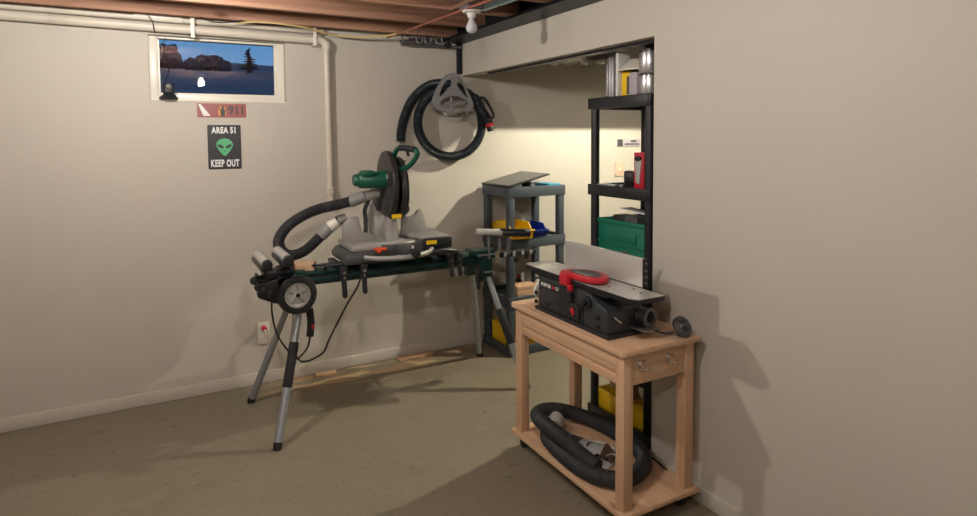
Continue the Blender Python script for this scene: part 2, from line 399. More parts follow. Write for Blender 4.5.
# ---------------------------------------------------------------- outdoors beyond the window
def hill(u, v):
    x = -16+26*u; y = .45+24*v
    z = 1.62 + (y-.45)*.128 + .12*math.sin(x*.7+y*.3)*v
    return Vector((x, y, z))
lw = MB().grid(hill, 30, 20, .1).make('snowy_slope', 'lawn'); lw['kind'] = 'structure'
ww = struct('window_well', MB().box((-2.3, .55, 1.3), (-.9, .62, 1.70)).box((-2.3, .2, 1.3), (-2.24, .62, 1.70)).box((-.96, .2, 1.3), (-.9, .62, 1.70)), 'zinc')
def conifer(x, y, z, h, r, label):
    rng = random.Random(int(abs(x*100)+y*7)); t = thing('conifer', label, 'tree', (x, y, z), 'trees behind the slope')
    MB().cyl((x, y, z-.4), (x, y, z+h*.9), .12, .02, 8).make('trunk', 'brown', t)
    mb = MB(); n = 9
    for i in range(n):
        f = i/n; rr = r*(1-f)**.9*(.85+.3*rng.random())
        prof = [(0.01, .32*h/n*2.2), (rr*.35, .12*h/n), (rr, -.25*h/n), (rr*.3, -.05*h/n)]
        mb.lathe(prof, (x+rng.uniform(-.05, .05), y, z+h*.12+f*h*.86), seg=9)
    mb.make('foliage', 'tree', t, 0)
def bush(x, y, z, rx, rz, label):
    rng = random.Random(int(abs(x*31)+y)); mb = MB(); rz *= .55
    for i in range(44):
        a = rng.random()*6.28; q = rng.random()**.5
        t = bmesh.new(); bmesh.ops.create_icosphere(t, subdivisions=2, radius=rz*rng.uniform(.2, .42))
        for v in t.verts: v.co *= rng.uniform(.65, 1.3)
        mb._add(t, Matrix.Translation((x+rx*q*math.cos(a), y+.5*rx*q*math.sin(a), z+rz*rng.uniform(.1, .75)*(1.1-.6*q))))
    tag(mb.make('leafy_bush', 'tree', None, 0), label, 'bush', 'bushes on the slope')
conifer(.70, 16, 3.60, .75, .30, 'dark pointed conifer beyond the window, right of centre')
for x, y, rx, rz, l in ((-5.6, 17, 1.1, 1.25, 'dark bush seen at the left edge of the window'), (-2.3, 18.5, 1.3, 1.5, 'tallest rounded dark bush left of centre in the window'),
                        (-.4, 17, .55, .8, 'low dark bush just left of the pointed conifer'), (4.6, 17, 1.3, .7, 'low dark bush right of the pointed conifer'), (-9.5, 17, 1.8, 1.3, 'dark bush beyond the left side of the window'), (8.6, 18, 1.6, .8, 'dark bush farthest to the right beyond the window')):
    bush(x, y, 1.62+(y-.45)*.128, rx, rz, l)
# ================================================================== LAMPS
def lampholder(x, y, lit, label, zc=2.2):
    t = thing('bare_bulb_lamp', label, 'lamp', (x, y, zc), 'bare bulb ceiling lamps')
    MB().box((x-.05, y-.05, zc-.018), (x+.05, y+.05, zc+.004), .003).make('mounting_box', 'zinc', t)
    MB().lathe([(0, -.018), (.048, -.018), (.05, -.024), (.046, -.03), (.026, -.034), (.020, -.052), (.017, -.056), (0, -.056)], (x, y, zc)).make('socket', 'porc', t)
    MB().lathe([(0, -.054), (.013, -.054), (.014, -.068), (.019, -.078), (.027, -.092), (.030, -.106), (.028, -.120), (.020, -.131), (.010, -.136), (0, -.137)], (x, y, zc), seg=20).make('bulb', lit, t, 80)
    return t
lampholder(-.475, -1.1, 'bulboff', 'unlit bare bulb in a white socket under the joists near the header')
MB_ = lampholder(-1.50, -2.75, 'lampA', 'lit bare bulb above the middle of the room, nearer the camera')
lampholder(-2.0, -1.20, 'lampB', 'lit bare bulb just above the picture, near the window', 2.226)
lampholder(-2.75, -4.0, 'lampC', 'lit bare bulb behind the camera position, left side')
for yy in (-.94+.16, -1.34, ): pass
# boards that carry the sockets between joists
for (x, y, l) in ((-.475, -1.1, 'carrying the unlit bulb'), (-1.5, -2.75, 'carrying the middle lit bulb'), (-2.0, -1.20, 'carrying the lit bulb near the window'), (-2.75, -4.0, 'carrying the lit bulb behind the camera')):
    zq = 2.2305 if y == -1.20 else 2.2045
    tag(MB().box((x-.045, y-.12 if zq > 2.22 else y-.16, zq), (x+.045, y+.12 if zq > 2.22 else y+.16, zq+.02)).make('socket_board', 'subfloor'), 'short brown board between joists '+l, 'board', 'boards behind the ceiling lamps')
# hooded lamp in the alcove
LX, LY = 1.15, -1.02
t = thing('hooded_work_light', 'hooded work light hanging from the alcove joists behind the right wall', 'lamp', (LX, LY, 2.2))
mb = MB()
zt, zb, hh, wt = 2.165, 1.995, .27, .006
for a, b in (((LX-hh, LY-hh, zb), (LX-hh+wt, LY+hh, zt)), ((LX+hh-wt, LY-hh, zb), (LX+hh, LY+hh, zt)), ((LX-hh+wt, LY-hh, zb), (LX+hh-wt, LY-hh+wt, zt)), ((LX-hh+wt, LY+hh-wt, zb), (LX+hh-wt, LY+hh, zt)), ((LX-hh, LY-hh, zt), (LX+hh, LY+hh, zt+.006))):
    mb.box(a, b)
mb.make('hood', 'lgrey', t, 0)
MB().cyl((LX, LY, zt+.006), (LX, LY, ZC), .006).make('stem', 'iron', t)
MB().cyl((LX, LY, zt), (LX, LY, zt-.016), .018).make('socket', 'porc', t)
MB().sph((LX, LY, zt-.024), .008, seg=12).make('bulb', 'lampD', t, 80)
# ================================================================== PIPES AND CEILING CLUTTER
t = thing('drain_pipe', 'white drain pipe along the wall top, turning down beside the window', 'pipe', (-.968, -.05, 1.10))
mb = MB(); mb.tube([(XL+.02, -.045, 2.175), (-2.5, -.045, 2.156), (-1.30, -.045, 2.143), (-1.02, -.045, 2.139)], .0265, 16, res=.2)
mb.tube([(-1.02, -.045, 2.139), (-.992, -.045, 2.136), (-.972, -.045, 2.12), (-.969, -.045, 2.09)], .0265, 16, res=.008).make('elbow_run', 'pvc', t)
MB().tube([(-.969, -.045, 2.09), (-.962, -.045, 1.2), (-.962, -.045, 1.12), (-.962, -.035, 1.10), (-.962, -.002, 1.095)], .0205, 16, res=.012).make('down_pipe', 'pvc', t)
MB().cyl((-.969, -.045, 2.08), (-.9685, -.045, 2.13), .029, bev=.002).make('elbow_collar', 'pvc', t)
MB().cyl((-.962, -.045, 1.165), (-.962, -.045, 1.21), .0275, bev=.003).cyl((-.962, -.045, 1.196), (-.962, -.045, 1.203), .031).cyl((-.962, -.045, 1.170), (-.962, -.045, 1.177), .031).make('coupling', 'pvc', t)
t2 = thing('water_pipe', 'thinner white pipe running above the drain pipe over the window', 'pipe', (-1.8, -.026, 2.2))
MB().cyl((XL+.02, -.026, 2.215), (-.98, -.026, 2.196), .018, .018, 14).make('pipe_run', 'pvc', t2)
MB().cyl((-2.02, -.026, 2.2105), (-1.78, -.026, 2.2065), .026, bev=.003).make('pipe_sleeve', 'vinyl', t2)
for x, l in ((-1.73, 'white strap hanger holding the pipes over the window'), (-1.045, 'white strap hanger holding the pipes near the elbow')):
    h = thing('pipe_hanger', l, 'pipe hanger', (x, -.1, 2.2), 'strap hangers on the white pipes')
    MB().box((x-.011, -.082, 2.10), (x+.011, -.076, 2.30), .001).make('strap', 'vinyl', h)
    MB().box((x-.011, -.078, 2.10), (x+.011, -.012, 2.106), .001).make('hook_plate', 'vinyl', h)
tag(MB().tube([(-1.5, -.15, 2.19), (-1.42, -.17, 2.199), (-1.3, -.20, 2.196), (-1.14, -.19, 2.188), (-1.02, -.14, 2.178), (-.93, -.1, 2.17), (-.80, -.12, 2.165), (-.62, -.2, 2.175), (-.52, -.32, 2.196)], .0055, 8).make('yellow_cable', 'romex'),
    'yellow jacketed cable drooping under the joists above the pipe elbow', 'cable')
tag(MB().tube([(-1.95, -.11, 2.20), (-1.93, -.11, 2.17), (-1.925, -.11, 2.13), (-1.92, -.11, 2.11)], .003, 6).make('hanging_wire', 'black'), 'short black wire hanging from the joists at the upper left', 'wire')
tag(MB().tube([(-1.70, -.2, 2.195), (-1.6, -.17, 2.18), (-1.48, -.2, 2.196)], .003, 6).make('loose_wire', 'black'), 'thin dark wire sagging under the joists above the window', 'wire')
tag(MB().cyl((-.58, -.10, 2.18), (-.36, -3.6, 2.19), .0065).make('copper_pipe', 'copper'), 'thin copper pipe crossing under the joists toward the camera', 'pipe')
tag(MB().tube([(-.36, -.9, 2.30), (-.33, -2.0, 2.29), (-.36, -3.6, 2.30)], .085, 20, rib=.012, pitch=.05).make('foil_duct', 'duct'), 'silver blue foil duct between the joists by the header', 'duct')
tag(MB().cyl((-.47, -.06, 2.150), (-.02, -.06, 2.158), .010).make('conduit', 'zinc'), 'thin grey conduit along the wall top left of the header corner', 'conduit')
for i, x in enumerate((-.50, -.40, -.34, -.26)):
    h = MB().tube([(x, -.16, 2.235), (x, -.162, 2.16), (x+.02, -.165, 2.145), (x+.04, -.165, 2.16), (x+.04, -.165, 2.2)], .0045, 8)
    tag(h.make('wire_hook', 'zinc'), ('leftmost', 'second from left', 'third from left', 'rightmost')[i]+' of the small metal hooks under the joists over the coiled hose', 'hook', 'small hooks under the joists')
tag(MB().sph((-.145, -.10, 2.155), .022, (1.4, 1, .8)).cyl((-.145, -.10, 2.16), (-.145, -.1, 2.19), .01).make('junction_box', 'black'), 'small dark fitting at the wall top where header meets back wall', 'fitting')
# crinkled foil along the alcove ceiling edge
def foilf(z0, amp, sd):
    rng = random.Random(sd); R = [[rng.uniform(-1, 1) for _ in range(40)] for _ in range(12)]
    def f(u, v):
        i = u*38; a = R[int(v*8)][int(i)]
        return Vector((.55+1.7*u, -.02-.16*v-.02*abs(a), z0+.11*(1-v)*0+.03*v+amp*a))
    return f
tag(MB().grid(foilf(2.09, .018, 3), 38, 8, .002).make('foil_insulation', 'foil'), 'crinkled silver foil insulation along the alcove ceiling edge', 'insulation')

def fceil(u, v):  # foil ceiling added to bounce lamp light into the upper alcove
    r = math.sin(u*61+v*17)*math.sin(v*53-u*23)
    return Vector((.14+2.2*u, -3.2+3.17*v, 2.188+.012*r+.006*math.sin(u*190+v*80)))
tag(MB().grid(fceil, 70, 90, .002).make('foil_bounce_sheet', 'foil'), 'crinkled silver foil sheet added under the alcove joists to bounce light', 'insulation')

# ================================================================== WALL SIGNS, OUTLETS
def rrect(x0, x1, z0, z1, r, n=4):
    pts = []
    for cx, cz, a0 in ((x1-r, z1-r, 0), (x0+r, z1-r, 90), (x0+r, z0+r, 180), (x1-r, z0+r, 270)):
        for i in range(n+1):
            a = math.radians(a0+90*i/n); pts.append((cx+r*math.cos(a), cz+r*math.sin(a)))
    return pts
t = thing('warning_sign', 'black metal sign with green alien head and white lettering under the window', 'sign', (-1.575, -.002, 1.345))
MB().prism(rrect(-1.667, -1.483, 1.345, 1.607, .008), 1, -.004, -.001).make('sign_plate', 'signblack', t)
text('lettering', 'AREA 51', .049, 'signwhite', t, (-1.575, -.0045, 1.574), (math.pi/2, 0, 0), .68, .0022, sp=.12)
text('lettering', 'KEEP OUT', .056, 'signwhite', t, (-1.575, -.0045, 1.377), (math.pi/2, 0, 0), .55, .0025, sp=.14)
hd = []
for i in range(36):
    a = 2*math.pi*i/36; s_, c_ = math.sin(a), math.cos(a)
    wd = .046*(1 if s_ > 0 else (1-.55*(-s_)**1.3)); hd.append((-1.575+wd*c_, 1.487+(.040 if s_ > 0 else .064)*s_))
al = MB().prism(hd, 1, -.0055, -.0035).make('alien_head', 'signgreen', t)
mb = MB()
for sg in (-1, 1):
    e = []
    for i in range(16):
        a = 2*math.pi*i/16; u, v = .019*math.cos(a), .0085*math.sin(a); an = math.radians(28)*sg
        e.append((-1.575+sg*.022+u*math.cos(an)-v*math.sin(an), 1.480+u*math.sin(an)+v*math.cos(an)))
    mb.prism(e, 1, -.0062, -.005)
mb.prism([(-1.580, 1.447), (-1.570, 1.447), (-1.575, 1.456)], 1, -.0062, -.005)
mb.make('alien_eyes', 'signblack', al)
t = thing('emergency_plate', 'small red metal plate with 911 and a black figure under the window', 'sign', (-1.583, -.002, 1.652))
MB().prism(rrect(-1.717, -1.449, 1.652, 1.734, .006), 1, -.004, -.001).make('plate', 'signred', t)
MB().prism(rrect(-1.713, -1.453, 1.656, 1.730, .005), 1, -.0045, -.0038).make('plate_print', 'pink', t)
MB().prism([(-1.712, 1.728), (-1.697, 1.728), (-1.645, 1.660), (-1.685, 1.660)], 1, -.0052, -.0043).make('pale_streak', 'signwhite', t)
MB().prism([(-1.60, 1.66), (-1.606, 1.70), (-1.596, 1.69), (-1.593, 1.722), (-1.58, 1.70), (-1.566, 1.715), (-1.562, 1.66)], 1, -.0054, -.0043).make('flame_print', 'flame', t)
MB().prism([(-1.592, 1.659), (-1.594, 1.695), (-1.586, 1.705), (-1.586, 1.718), (-1.574, 1.718), (-1.574, 1.705), (-1.566, 1.695), (-1.568, 1.659)], 1, -.0062, -.005).make('black_figure', 'signblack', t)
text('lettering', '911', .068, 'signblack', t, (-1.503, -.0055, 1.693), (math.pi/2, 0, 0), .95, .0010)
# web camera on the sill
t = thing('sill_camera', 'small black camera on a stand on the window sill', 'camera', (-1.865, .02, 1.751))
MB().lathe([(0, 0), (.046, 0), (.05, .008), (.04, .02), (.028, .03), (0, .03)], (-1.862, .0, 1.751)).make('stand', 'black', t)
MB().box((-1.892, -.03, 1.776), (-1.832, .03, 1.845), .016, 3).make('camera_body', 'black', t)
MB().lathe([(0, 0), (.018, 0), (.018, .006), (.012, .009), (0, .007)], (-1.860, -.028, 1.822), (0, -1, 0)).make('lens_ring', 'darkgrey', t)
MB().tube([(-1.878, .02, 1.84), (-1.872, .03, 1.87), (-1.855, .03, 1.92), (-1.858, .03, 1.97), (-1.878, .03, 2.03), (-1.872, .02, 2.1)], .0025, 6).make('power_lead', 'black', t)
# outlet below
t = thing('wall_outlet', 'white double outlet plate low on the back wall behind the saw stand', 'outlet', (-1.384, -.002, .245))
MB().prism(rrect(-1.421, -1.347, .247, .385, .006), 1, -.007, -.001, .0015).make('cover_plate', 'vinyl', t)
for z in (.347, .285): MB().prism(circle(-1.384, z, .017, 20, .014), 1, -.009, -.006).make('socket', 'white', t)
t = thing('white_power_cord', 'white power cord with reddish plug looping from the wall outlet', 'cord', (-1.37, -.03, .36))
MB().cyl((-1.384, -.0095, .349), (-1.384, -.05, .349), .017, .012).make('plug', 'red', t)
MB().tube([(-1.384, -.045, .349), (-1.38, -.07, .33), (-1.37, -.08, .27), (-1.352, -.09, .215), (-1.335, -.09, .205), (-1.332, -.085, .25), (-1.35, -.08, .30), (-1.345, -.09, .32), (-1.31, -.12, .24), (-1.28, -.13, .22), (-1.26, -.14, .26), (-1.25, -.2, .36), (-1.26, -.35, .6), (-1.28, -.45, .70)], .0055, 8).make('cord', 'wcable', t)
# picture and switch in the alcove
t = thing('picture_plate', 'small wide printed plate on the alcove wall behind the black shelf', 'sign', (1.56, -.002, 1.44))
MB().box((1.45, -.006, 1.437), (1.70, -.001, 1.500), .001).make('plate', 'lilac', t)
MB().box((1.452, -.0075, 1.439), (1.51, -.005, 1.498)).box((1.53, -.0075, 1.452), (1.69, -.005, 1.463)).box((1.60, -.0075, 1.475), (1.66, -.005, 1.49)).make('dark_print', 'darkgrey', t)
t = thing('wall_switch', 'pale switch plate on the alcove wall behind the black shelf', 'switch', (1.47, -.002, 1.18))
MB().prism(rrect(1.43, 1.52, 1.19, 1.31, .006), 1, -.008, -.001, .001).make('cover_plate', 'tan', t)
MB().box((1.465, -.016, 1.235), (1.485, -.007, 1.265), .002).make('toggle', 'vinyl', t)

# ================================================================== COILED HOSE ON THE BACK WALL
t = thing('coiled_vacuum_hose', 'thick black vacuum hose coiled on the back wall under the grey hanger', 'hose', (-.1, -.06, 1.30))
cx, cz = -.118, 1.625
pts = [(-.475, -.045, 1.50), (-.475, -.045, 1.56), (-.45, -.045, 1.66), (-.405, -.046, 1.76), (-.34, -.048, 1.835), (-.26, -.05, 1.885), (-.17, -.05, 1.90), (-.07, -.055, 1.885), (.02, -.06, 1.83)]
import math as _m
for k in range(0, 13):
    a = math.radians(28-30*k); rx, rz = .250+.004*(k/12), .236
    pts.append((cx+rx*math.cos(a), -.07-.035*(k/12), cz+rz*math.sin(a)))
pts += [(.055, -.115, 1.80), (.093, -.115, 1.74), (.135, -.112, 1.685), (.158, -.112, 1.65)]
MB().tube(pts, .031, 16, rib=.005, pitch=.011).make('hose', 'hose', t)
MB().cyl((.157, -.112, 1.652), (.170, -.112, 1.622), .028, bev=.002).make('nozzle_collar', 'black', t)
MB().cyl((.169, -.112, 1.626), (.176, -.112, 1.603), .0295, bev=.003).make('nozzle_ring', 'red', t)
MB().cyl((.175, -.112, 1.604), (.186, -.112, 1.570), .026, bev=.002).make('nozzle_tip', 'black', t)
MB().tube([(.085, -.112, 1.79), (.11, -.112, 1.805), (.135, -.112, 1.80), (.175, -.112, 1.745), (.205, -.112, 1.69), (.20, -.112, 1.665), (.165, -.112, 1.655)], .010, 10).make('grip_handle', 'black', t)
t = thing('hose_hanger', 'grey rounded triangular hanger with leaf-shaped openings holding the coiled hose', 'hanger', (-.118, -.02, 1.70))
hx, hz = -.128, 1.83
def blob(pts, n=6): return [(p.x, p.y) for p in spline([(a, b, 0) for a, b in pts], True, .006)[:-1]]
outer = blob([(hx, hz+.135), (hx+.055, hz+.105), (hx+.105, hz+.01), (hx+.145, hz-.075), (hx+.125, hz-.125), (hx+.05, hz-.135), (hx-.05, hz-.135), (hx-.135, hz-.115), (hx-.16, hz-.06), (hx-.125, hz+.03), (hx-.065, hz+.11)])
h1 = blob([(hx-.018, hz+.095), (hx-.022, hz+.045), (hx-.075, hz-.005), (hx-.112, hz-.03), (hx-.095, hz+.03), (hx-.055, hz+.082)])
h2 = blob([(hx+.022, hz+.095), (hx+.055, hz+.08), (hx+.09, hz+.02), (hx+.105, hz-.035), (hx+.065, hz-.005), (hx+.025, hz+.045)])
h3 = blob([(hx-.105, hz-.065), (hx-.04, hz-.028), (hx+.04, hz-.028), (hx+.105, hz-.065), (hx+.085, hz-.10), (hx, hz-.112), (hx-.09, hz-.10)])
MB().prism(outer, 1, -.165, -.145, 0, (h1, h2, h3)).make('face_plate', 'grey', t)
MB().tube([(hx-.03, -.15, hz+.03), (hx-.04, -.09, hz+.0), (hx-.04, -.003, hz+.02)], .012, 8).tube([(hx+.03, -.15, hz+.03), (hx+.04, -.09, hz), (hx+.04, -.003, hz+.02)], .012, 8).make('arm', 'grey', t)
MB().box((hx-.07, -.012, hz-.03), (hx+.07, -.001, hz+.06), .004).make('wall_bracket', 'grey', t)
MB().tube([(hx-.09, -.16, hz-.12), (hx-.07, -.19, hz-.155), (hx, -.195, hz-.165), (hx+.06, -.18, hz-.15), (hx+.07, -.16, hz-.12)], .007, 8).make('lower_loop', 'zinc', t)
MB().cyl((hx-.02, -.15, hz-.11), (hx-.02, -.15, hz-.03), .008).cyl((hx-.07, -.155, hz-.075), (hx+.09, -.155, hz-.06), .007).make('clip', 'grey', t)

# ================================================================== SAW STAND
t = thing('folding_saw_stand', 'dark green folding saw stand with grey tube legs and a wheel by the back wall', 'saw stand', (-.74, -.58, 0))
BZ0, BZ1 = .735, .805
prof = [(-.655, BZ0), (-.505, BZ0), (-.498, BZ0+.012), (-.498, BZ1-.012), (-.508, BZ1), (-.645, BZ1), (-.662, BZ1-.010), (-.655, BZ1-.022), (-.662, BZ1-.035), (-.662, BZ0+.012)]
MB().prism([(y, z) for y, z in prof], 0, -1.36, -.16).make('beam', 'green', t)
for z in (.787, .752): MB().box((-1.355, -.668, z-.0025), (-.165, -.660, z+.0025)).make('beam_ridge', 'black', t)
MB().prism([(-.66, BZ0-.005), (-.50, BZ0-.005), (-.50, BZ1+.006), (-.66, BZ1+.006)], 0, -1.40, -1.345, .004).make('end_cap', 'black', t)
MB().prism([(-.67, BZ0-.005), (-.49, BZ0-.005), (-.49, BZ1+.006), (-.67, BZ1+.006)], 0, -.185, -.135, .004).make('end_cap', 'green', t)
def leg(a, b, dirn):
    a, b = Vector(a), Vector(b); d = (b-a)
    L = MB().cyl(a, a+d*.50, .0175).cyl(a+d*.45, b-d.normalized()*.01, .0205).make('leg', 'alu', t)
    MB().cyl(a+d*.33, a+d*.62, .0245, bev=.003).make('foam_sleeve', 'rubber', L) if dirn else None
    MB().cyl(b-d.normalized()*.035, b, .023, .020, bev=.003).make('rubber_foot', 'rubber', L)
leg((-1.28, -.665, .70), (-1.467, -.905, .0), 1)
leg((-1.28, -.50, .70), (-1.505, -.262, .0), 0)
leg((-.165, -.66, .70), (-.015, -.905, .0), 1)
leg((-.18, -.50, .70), (.00, -.262, .0), 0)
# leg brackets
for x, s in ((-1.285, -1), (-.185, 1)):
    MB().prism([(-.685, .60+.02*(s+1)), (-.635, .58+.02*(s+1)), (-.62, BZ0+.01), (-.54, BZ0+.01), (-.525, .60+.02*(s+1)), (-.475, .60+.02*(s+1)), (-.485, BZ1), (-.505, BZ1+.012), (-.655, BZ1+.012), (-.678, BZ1)], 0, x-.040, x+.030, .004).make('leg_bracket', 'green', t)
    MB().cyl((x+.0, -.70, .655), (x, -.46, .655), .010).make('pivot_bolt', 'chrome', t)
MB().box((-.255, -.72, .79), (-.105, -.60, .835), .012).box((-.215, -.712, .665), (-.14, -.655, .80), .012).make('lock_housing', 'green', t)
MB().box((-.25, -.724, .802), (-.12, -.716, .812)).box((-.205, -.722, .695), (-.135, -.712, .705)).make('trim_strip', 'alu', t)
MB().box((-.253, -.73, .60), (-.236, -.70, .75), .006).make('lever', 'black', t)
# wheels
def wheel(x, y, z):
    tyre = MB().lathe([(.066, -.022), (.082, -.024), (.096, -.018), (.101, 0), (.096, .018), (.082, .024), (.066, .022), (.064, 0), (.066, -.022)], (x, y, z), (0, 1, 0), 40).make('tyre', 'rubber', t)
    MB().lathe([(0, -.012), (.014, -.013), (.022, -.008), (.05, -.006), (.056, -.014), (.066, -.015), (.067, 0), (.066, .015), (0, .012)], (x, y, z), (0, 1, 0), 40).make('rim', 'lgrey', tyre)
    MB().cyl((x, y-.022, z), (x, y+.02, z), .010).make('hub_cap', 'black', tyre)
    mb = MB()
    for i in range(5):
        a = i*2*math.pi/5+.3; mb.obox((x+.038*math.cos(a), y-.007, z+.038*math.sin(a)), (.03, .006, .010), (0, -a, 0), .002)
    mb.make('spoke', 'grey', tyre)
wheel(-1.323, -.755, .718)
wheel(-1.323, -.41, .718)
MB().cyl((-1.323, -.74, .718), (-1.323, -.40, .718), .009).make('axle', 'alu', t)
# left work support: two grey rollers with uprights
for x in (-1.481, -1.380):
    dz = 0 if x < -1.4 else .012
    s = MB().tube([(x+.06, -.6, .80), (x+.035, -.62, .83), (x+.02, -.65, .87), (x, -.68, .90+dz)], .022, 12).make('support_arm', 'black', t)
    MB().box((x-.030, -.85, .873+dz), (x+.026, -.53, .897+dz), .006).make('support_pad', 'black', s)
    MB().cyl((x, -.835, .908+dz), (x, -.545, .908+dz), .024).make('grey_roller', 'lgrey', s)
    MB().cyl((x, -.862, .905+dz), (x, -.834, .906+dz), .026, bev=.005).make('roller_end', 'black', s)
MB().box((-1.50, -.64, .762), (-1.36, -.56, .792), .008).box((-1.47, -.66, .79), (-1.33, -.56, .835), .01).make('extension_block', 'black', t)
MB().cyl((-1.50, -.66, .815), (-1.50, -.60, .815), .008).make('knob_shaft', 'black', t)
for x, z in ((-1.525, .80), (-1.505, .765), (-1.48, .745), (-1.445, .72)):
    MB().cyl((x, -.70, z), (x, -.655, z), .019, .015, 8, bev=.002).cyl((x, -.66, z), (x+.02, -.60, z), .007).make('clamp_knob', 'black', t)
MB().tube([(-1.52, -.64, .80), (-1.48, -.62, .80), (-1.42, -.62, .79)], .012, 8).make('extension_arm', 'black', t)
MB().prism([(-1.50, .70), (-1.42, .66), (-1.34, .66), (-1.33, .74), (-1.36, .80), (-1.50, .77)], 1, -.66, -.60, .006).make('axle_plate', 'black', t)
MB().cyl((-1.40, -.70, .695), (-1.40, -.62, .695), .03, .022, 8).make('lock_knob', 'black', t)
# mounting brackets under the saw (lever grips hang below the beam)
for x in (-1.072, -.960, -.432, -.378):
    s = MB().box((x-.018, -.735, .812), (x+.018, -.46, .836), .005).box((x-.020, -.74, .755), (x+.020, -.705, .836), .006).make('mounting_bracket', 'black', t)
    zb_ = (.675 if x < -1 else .685) if x < -.7 else .715
    MB().tube([(x, -.73, .77), (x, -.735, .74), (x+.002, -.738, zb_)], .0145, 10).sph((x+.002, -.738, zb_), .0145, seg=12).make('lever_grip', 'black', s)
    MB().cyl((x, -.745, .80), (x, -.735, .80), .008).cyl((x, -.745, .775), (x, -.735, .775), .006).make('bracket_screw', 'chrome', s)
MB().tube([(-1.155, -.68, .815), (-1.16, -.70, .838), (-1.05, -.72, .842), (-.96, -.72, .835)], .008, 8).tube([(-1.21, -.60, .83), (-1.20, -.66, .842), (-1.06, -.70, .85), (-1.02, -.70, .84)], .007, 8).make('release_rod', 'black', t)
# right extension with roller
MB().box((-.14, -.735, .782), (.165, -.70, .812), .004).make('extension_rail', 'black', t)
for i in range(4): MB().box((-.075+i*.062, -.742, .784), (-.058+i*.062, -.734, .812), .002).make('rail_clip', 'lgrey', t)
MB().cyl((-.13, -.74, .765), (-.13, -.74, .825), .016).make('rail_pin', 'chrome', t)
MB().cyl((.02, -.72, .77), (.02, -.72, .74), .012).cyl((.10, -.72, .782), (.10, -.72, .755), .014, .010).make('rail_knob', 'black', t)
s = MB().cyl((-.17, -.715, .78), (-.17, -.715, .915), .009).cyl((-.10, -.72, .80), (-.10, -.72, .90), .009).cyl((-.05, -.74, .80), (-.05, -.76, .90), .012).make('roller_post', 'zinc', t)
d = Vector((.245, -.10, -.012)).normalized(); p0 = Vector((-.245, -.69, .948))
MB().cyl(p0, p0+d*.175, .021, bev=.003).make('grey_roller', 'lgrey', s)
MB().cyl(p0+d*.16, p0+d*.335, .025, bev=.004).cyl(p0+d*.14+Vector((0, -.02, .022)), p0+d*.29+Vector((0, -.02, .02)), .006).make('roller_sleeve', 'black', s)

# ================================================================== MITRE SAW
t = thing('miter_saw', 'grey and green miter saw standing on the folding stand, blade head raised', 'saw', (-.75, -.58, .838))
G = 'castalu'
# base casting with arched front
fr = [(-1.085, .838), (-1.03, .838), (-.99, .855), (-.93, .838), (-.90, .838), (-.86, .858), (-.70, .868), (-.60, .862), (-.55, .840), (-.43, .838), (-.425, .862), (-.415, .945), (-.62, .938), (-.65, .925), (-.86, .925), (-.94, .905), (-1.02, .905), (-1.06, .90), (-1.09, .87)]
MB().prism(fr, 1, -.735, -.42, .006).make('base', 'darkgrey', t)
# top of the base: light cast tables left and right
MB().prism([(-1.055, -.735), (-.87, -.735), (-.83, -.62), (-.80, -.42), (-1.045, -.42)], 2, .905, .932, .005).make('left_table', G, t)
MB().prism([(-.64, -.62), (-.60, -.735), (-.415, -.735), (-.42, -.42), (-.68, -.42)], 2, .936, .955, .005).make('right_table', G, t)
MB().lathe([(0, 0), (.155, 0), (.16, .006), (.155, .012), (0, .012)], (-.74, -.575, .921), seg=40).make('turntable', G, t)
MB().prism([(-.775, -.72), (-.705, -.72), (-.70, -.80), (-.715, -.845), (-.765, -.845), (-.78, -.80)], 2, .875, .930, .008).make('miter_arm', 'darkgrey', t)
MB().tube([(-.98, -.742, .872), (-.90, -.80, .868), (-.74, -.85, .872), (-.60, -.80, .876), (-.54, -.742, .885)], .014, 10).make('miter_scale', G, t)
MB().box((-.905, -.770, .905), (-.84, -.735, .918), .004).box((-.895, -.776, .895), (-.875, -.765, .910), .003).make('lock_lever', 'orange', t)
MB().cyl((-.72, -.855, .90), (-.72, -.905, .895), .020, .026, 12, bev=.004).make('miter_knob', 'black', t)
MB().box((-.725, -.848, .905), (-.712, -.844, .93), .001).make('pointer', 'vinyl', t)
# dark right end block with yellow label
MB().box((-.60, -.755, .882), (-.405, -.72, .945), .008).make('end_block', 'black', t)
MB().box((-.585, -.7575, .912), (-.515, -.7545, .934)).make('warning_label', 'yellow', t)
MB().tube([(-.62, -.77, .855), (-.55, -.78, .868), (-.47, -.775, .872), (-.40, -.76, .86), (-.36, -.74, .85)], .016, 10).make('end_handle', 'black', t)
MB().box((-1.10, -.75, .838), (-.985, -.70, .885), .010).make('base_foot', 'darkgrey', t)
# fences
MB().prism([(-1.05, .93), (-1.045, 1.03), (-1.00, 1.075), (-.945, 1.07), (-.925, .985), (-.86, .965), (-.82, .93)], 1, -.545, -.515, .005).make('left_fence', G, t)
MB().prism([(-.66, .95), (-.655, 1.055), (-.60, 1.052), (-.565, 1.06), (-.545, 1.085), (-.52, 1.09), (-.505, 1.06), (-.485, .985), (-.42, .975), (-.42, .95)], 1, -.545, -.515, .005).make('right_fence', G, t)
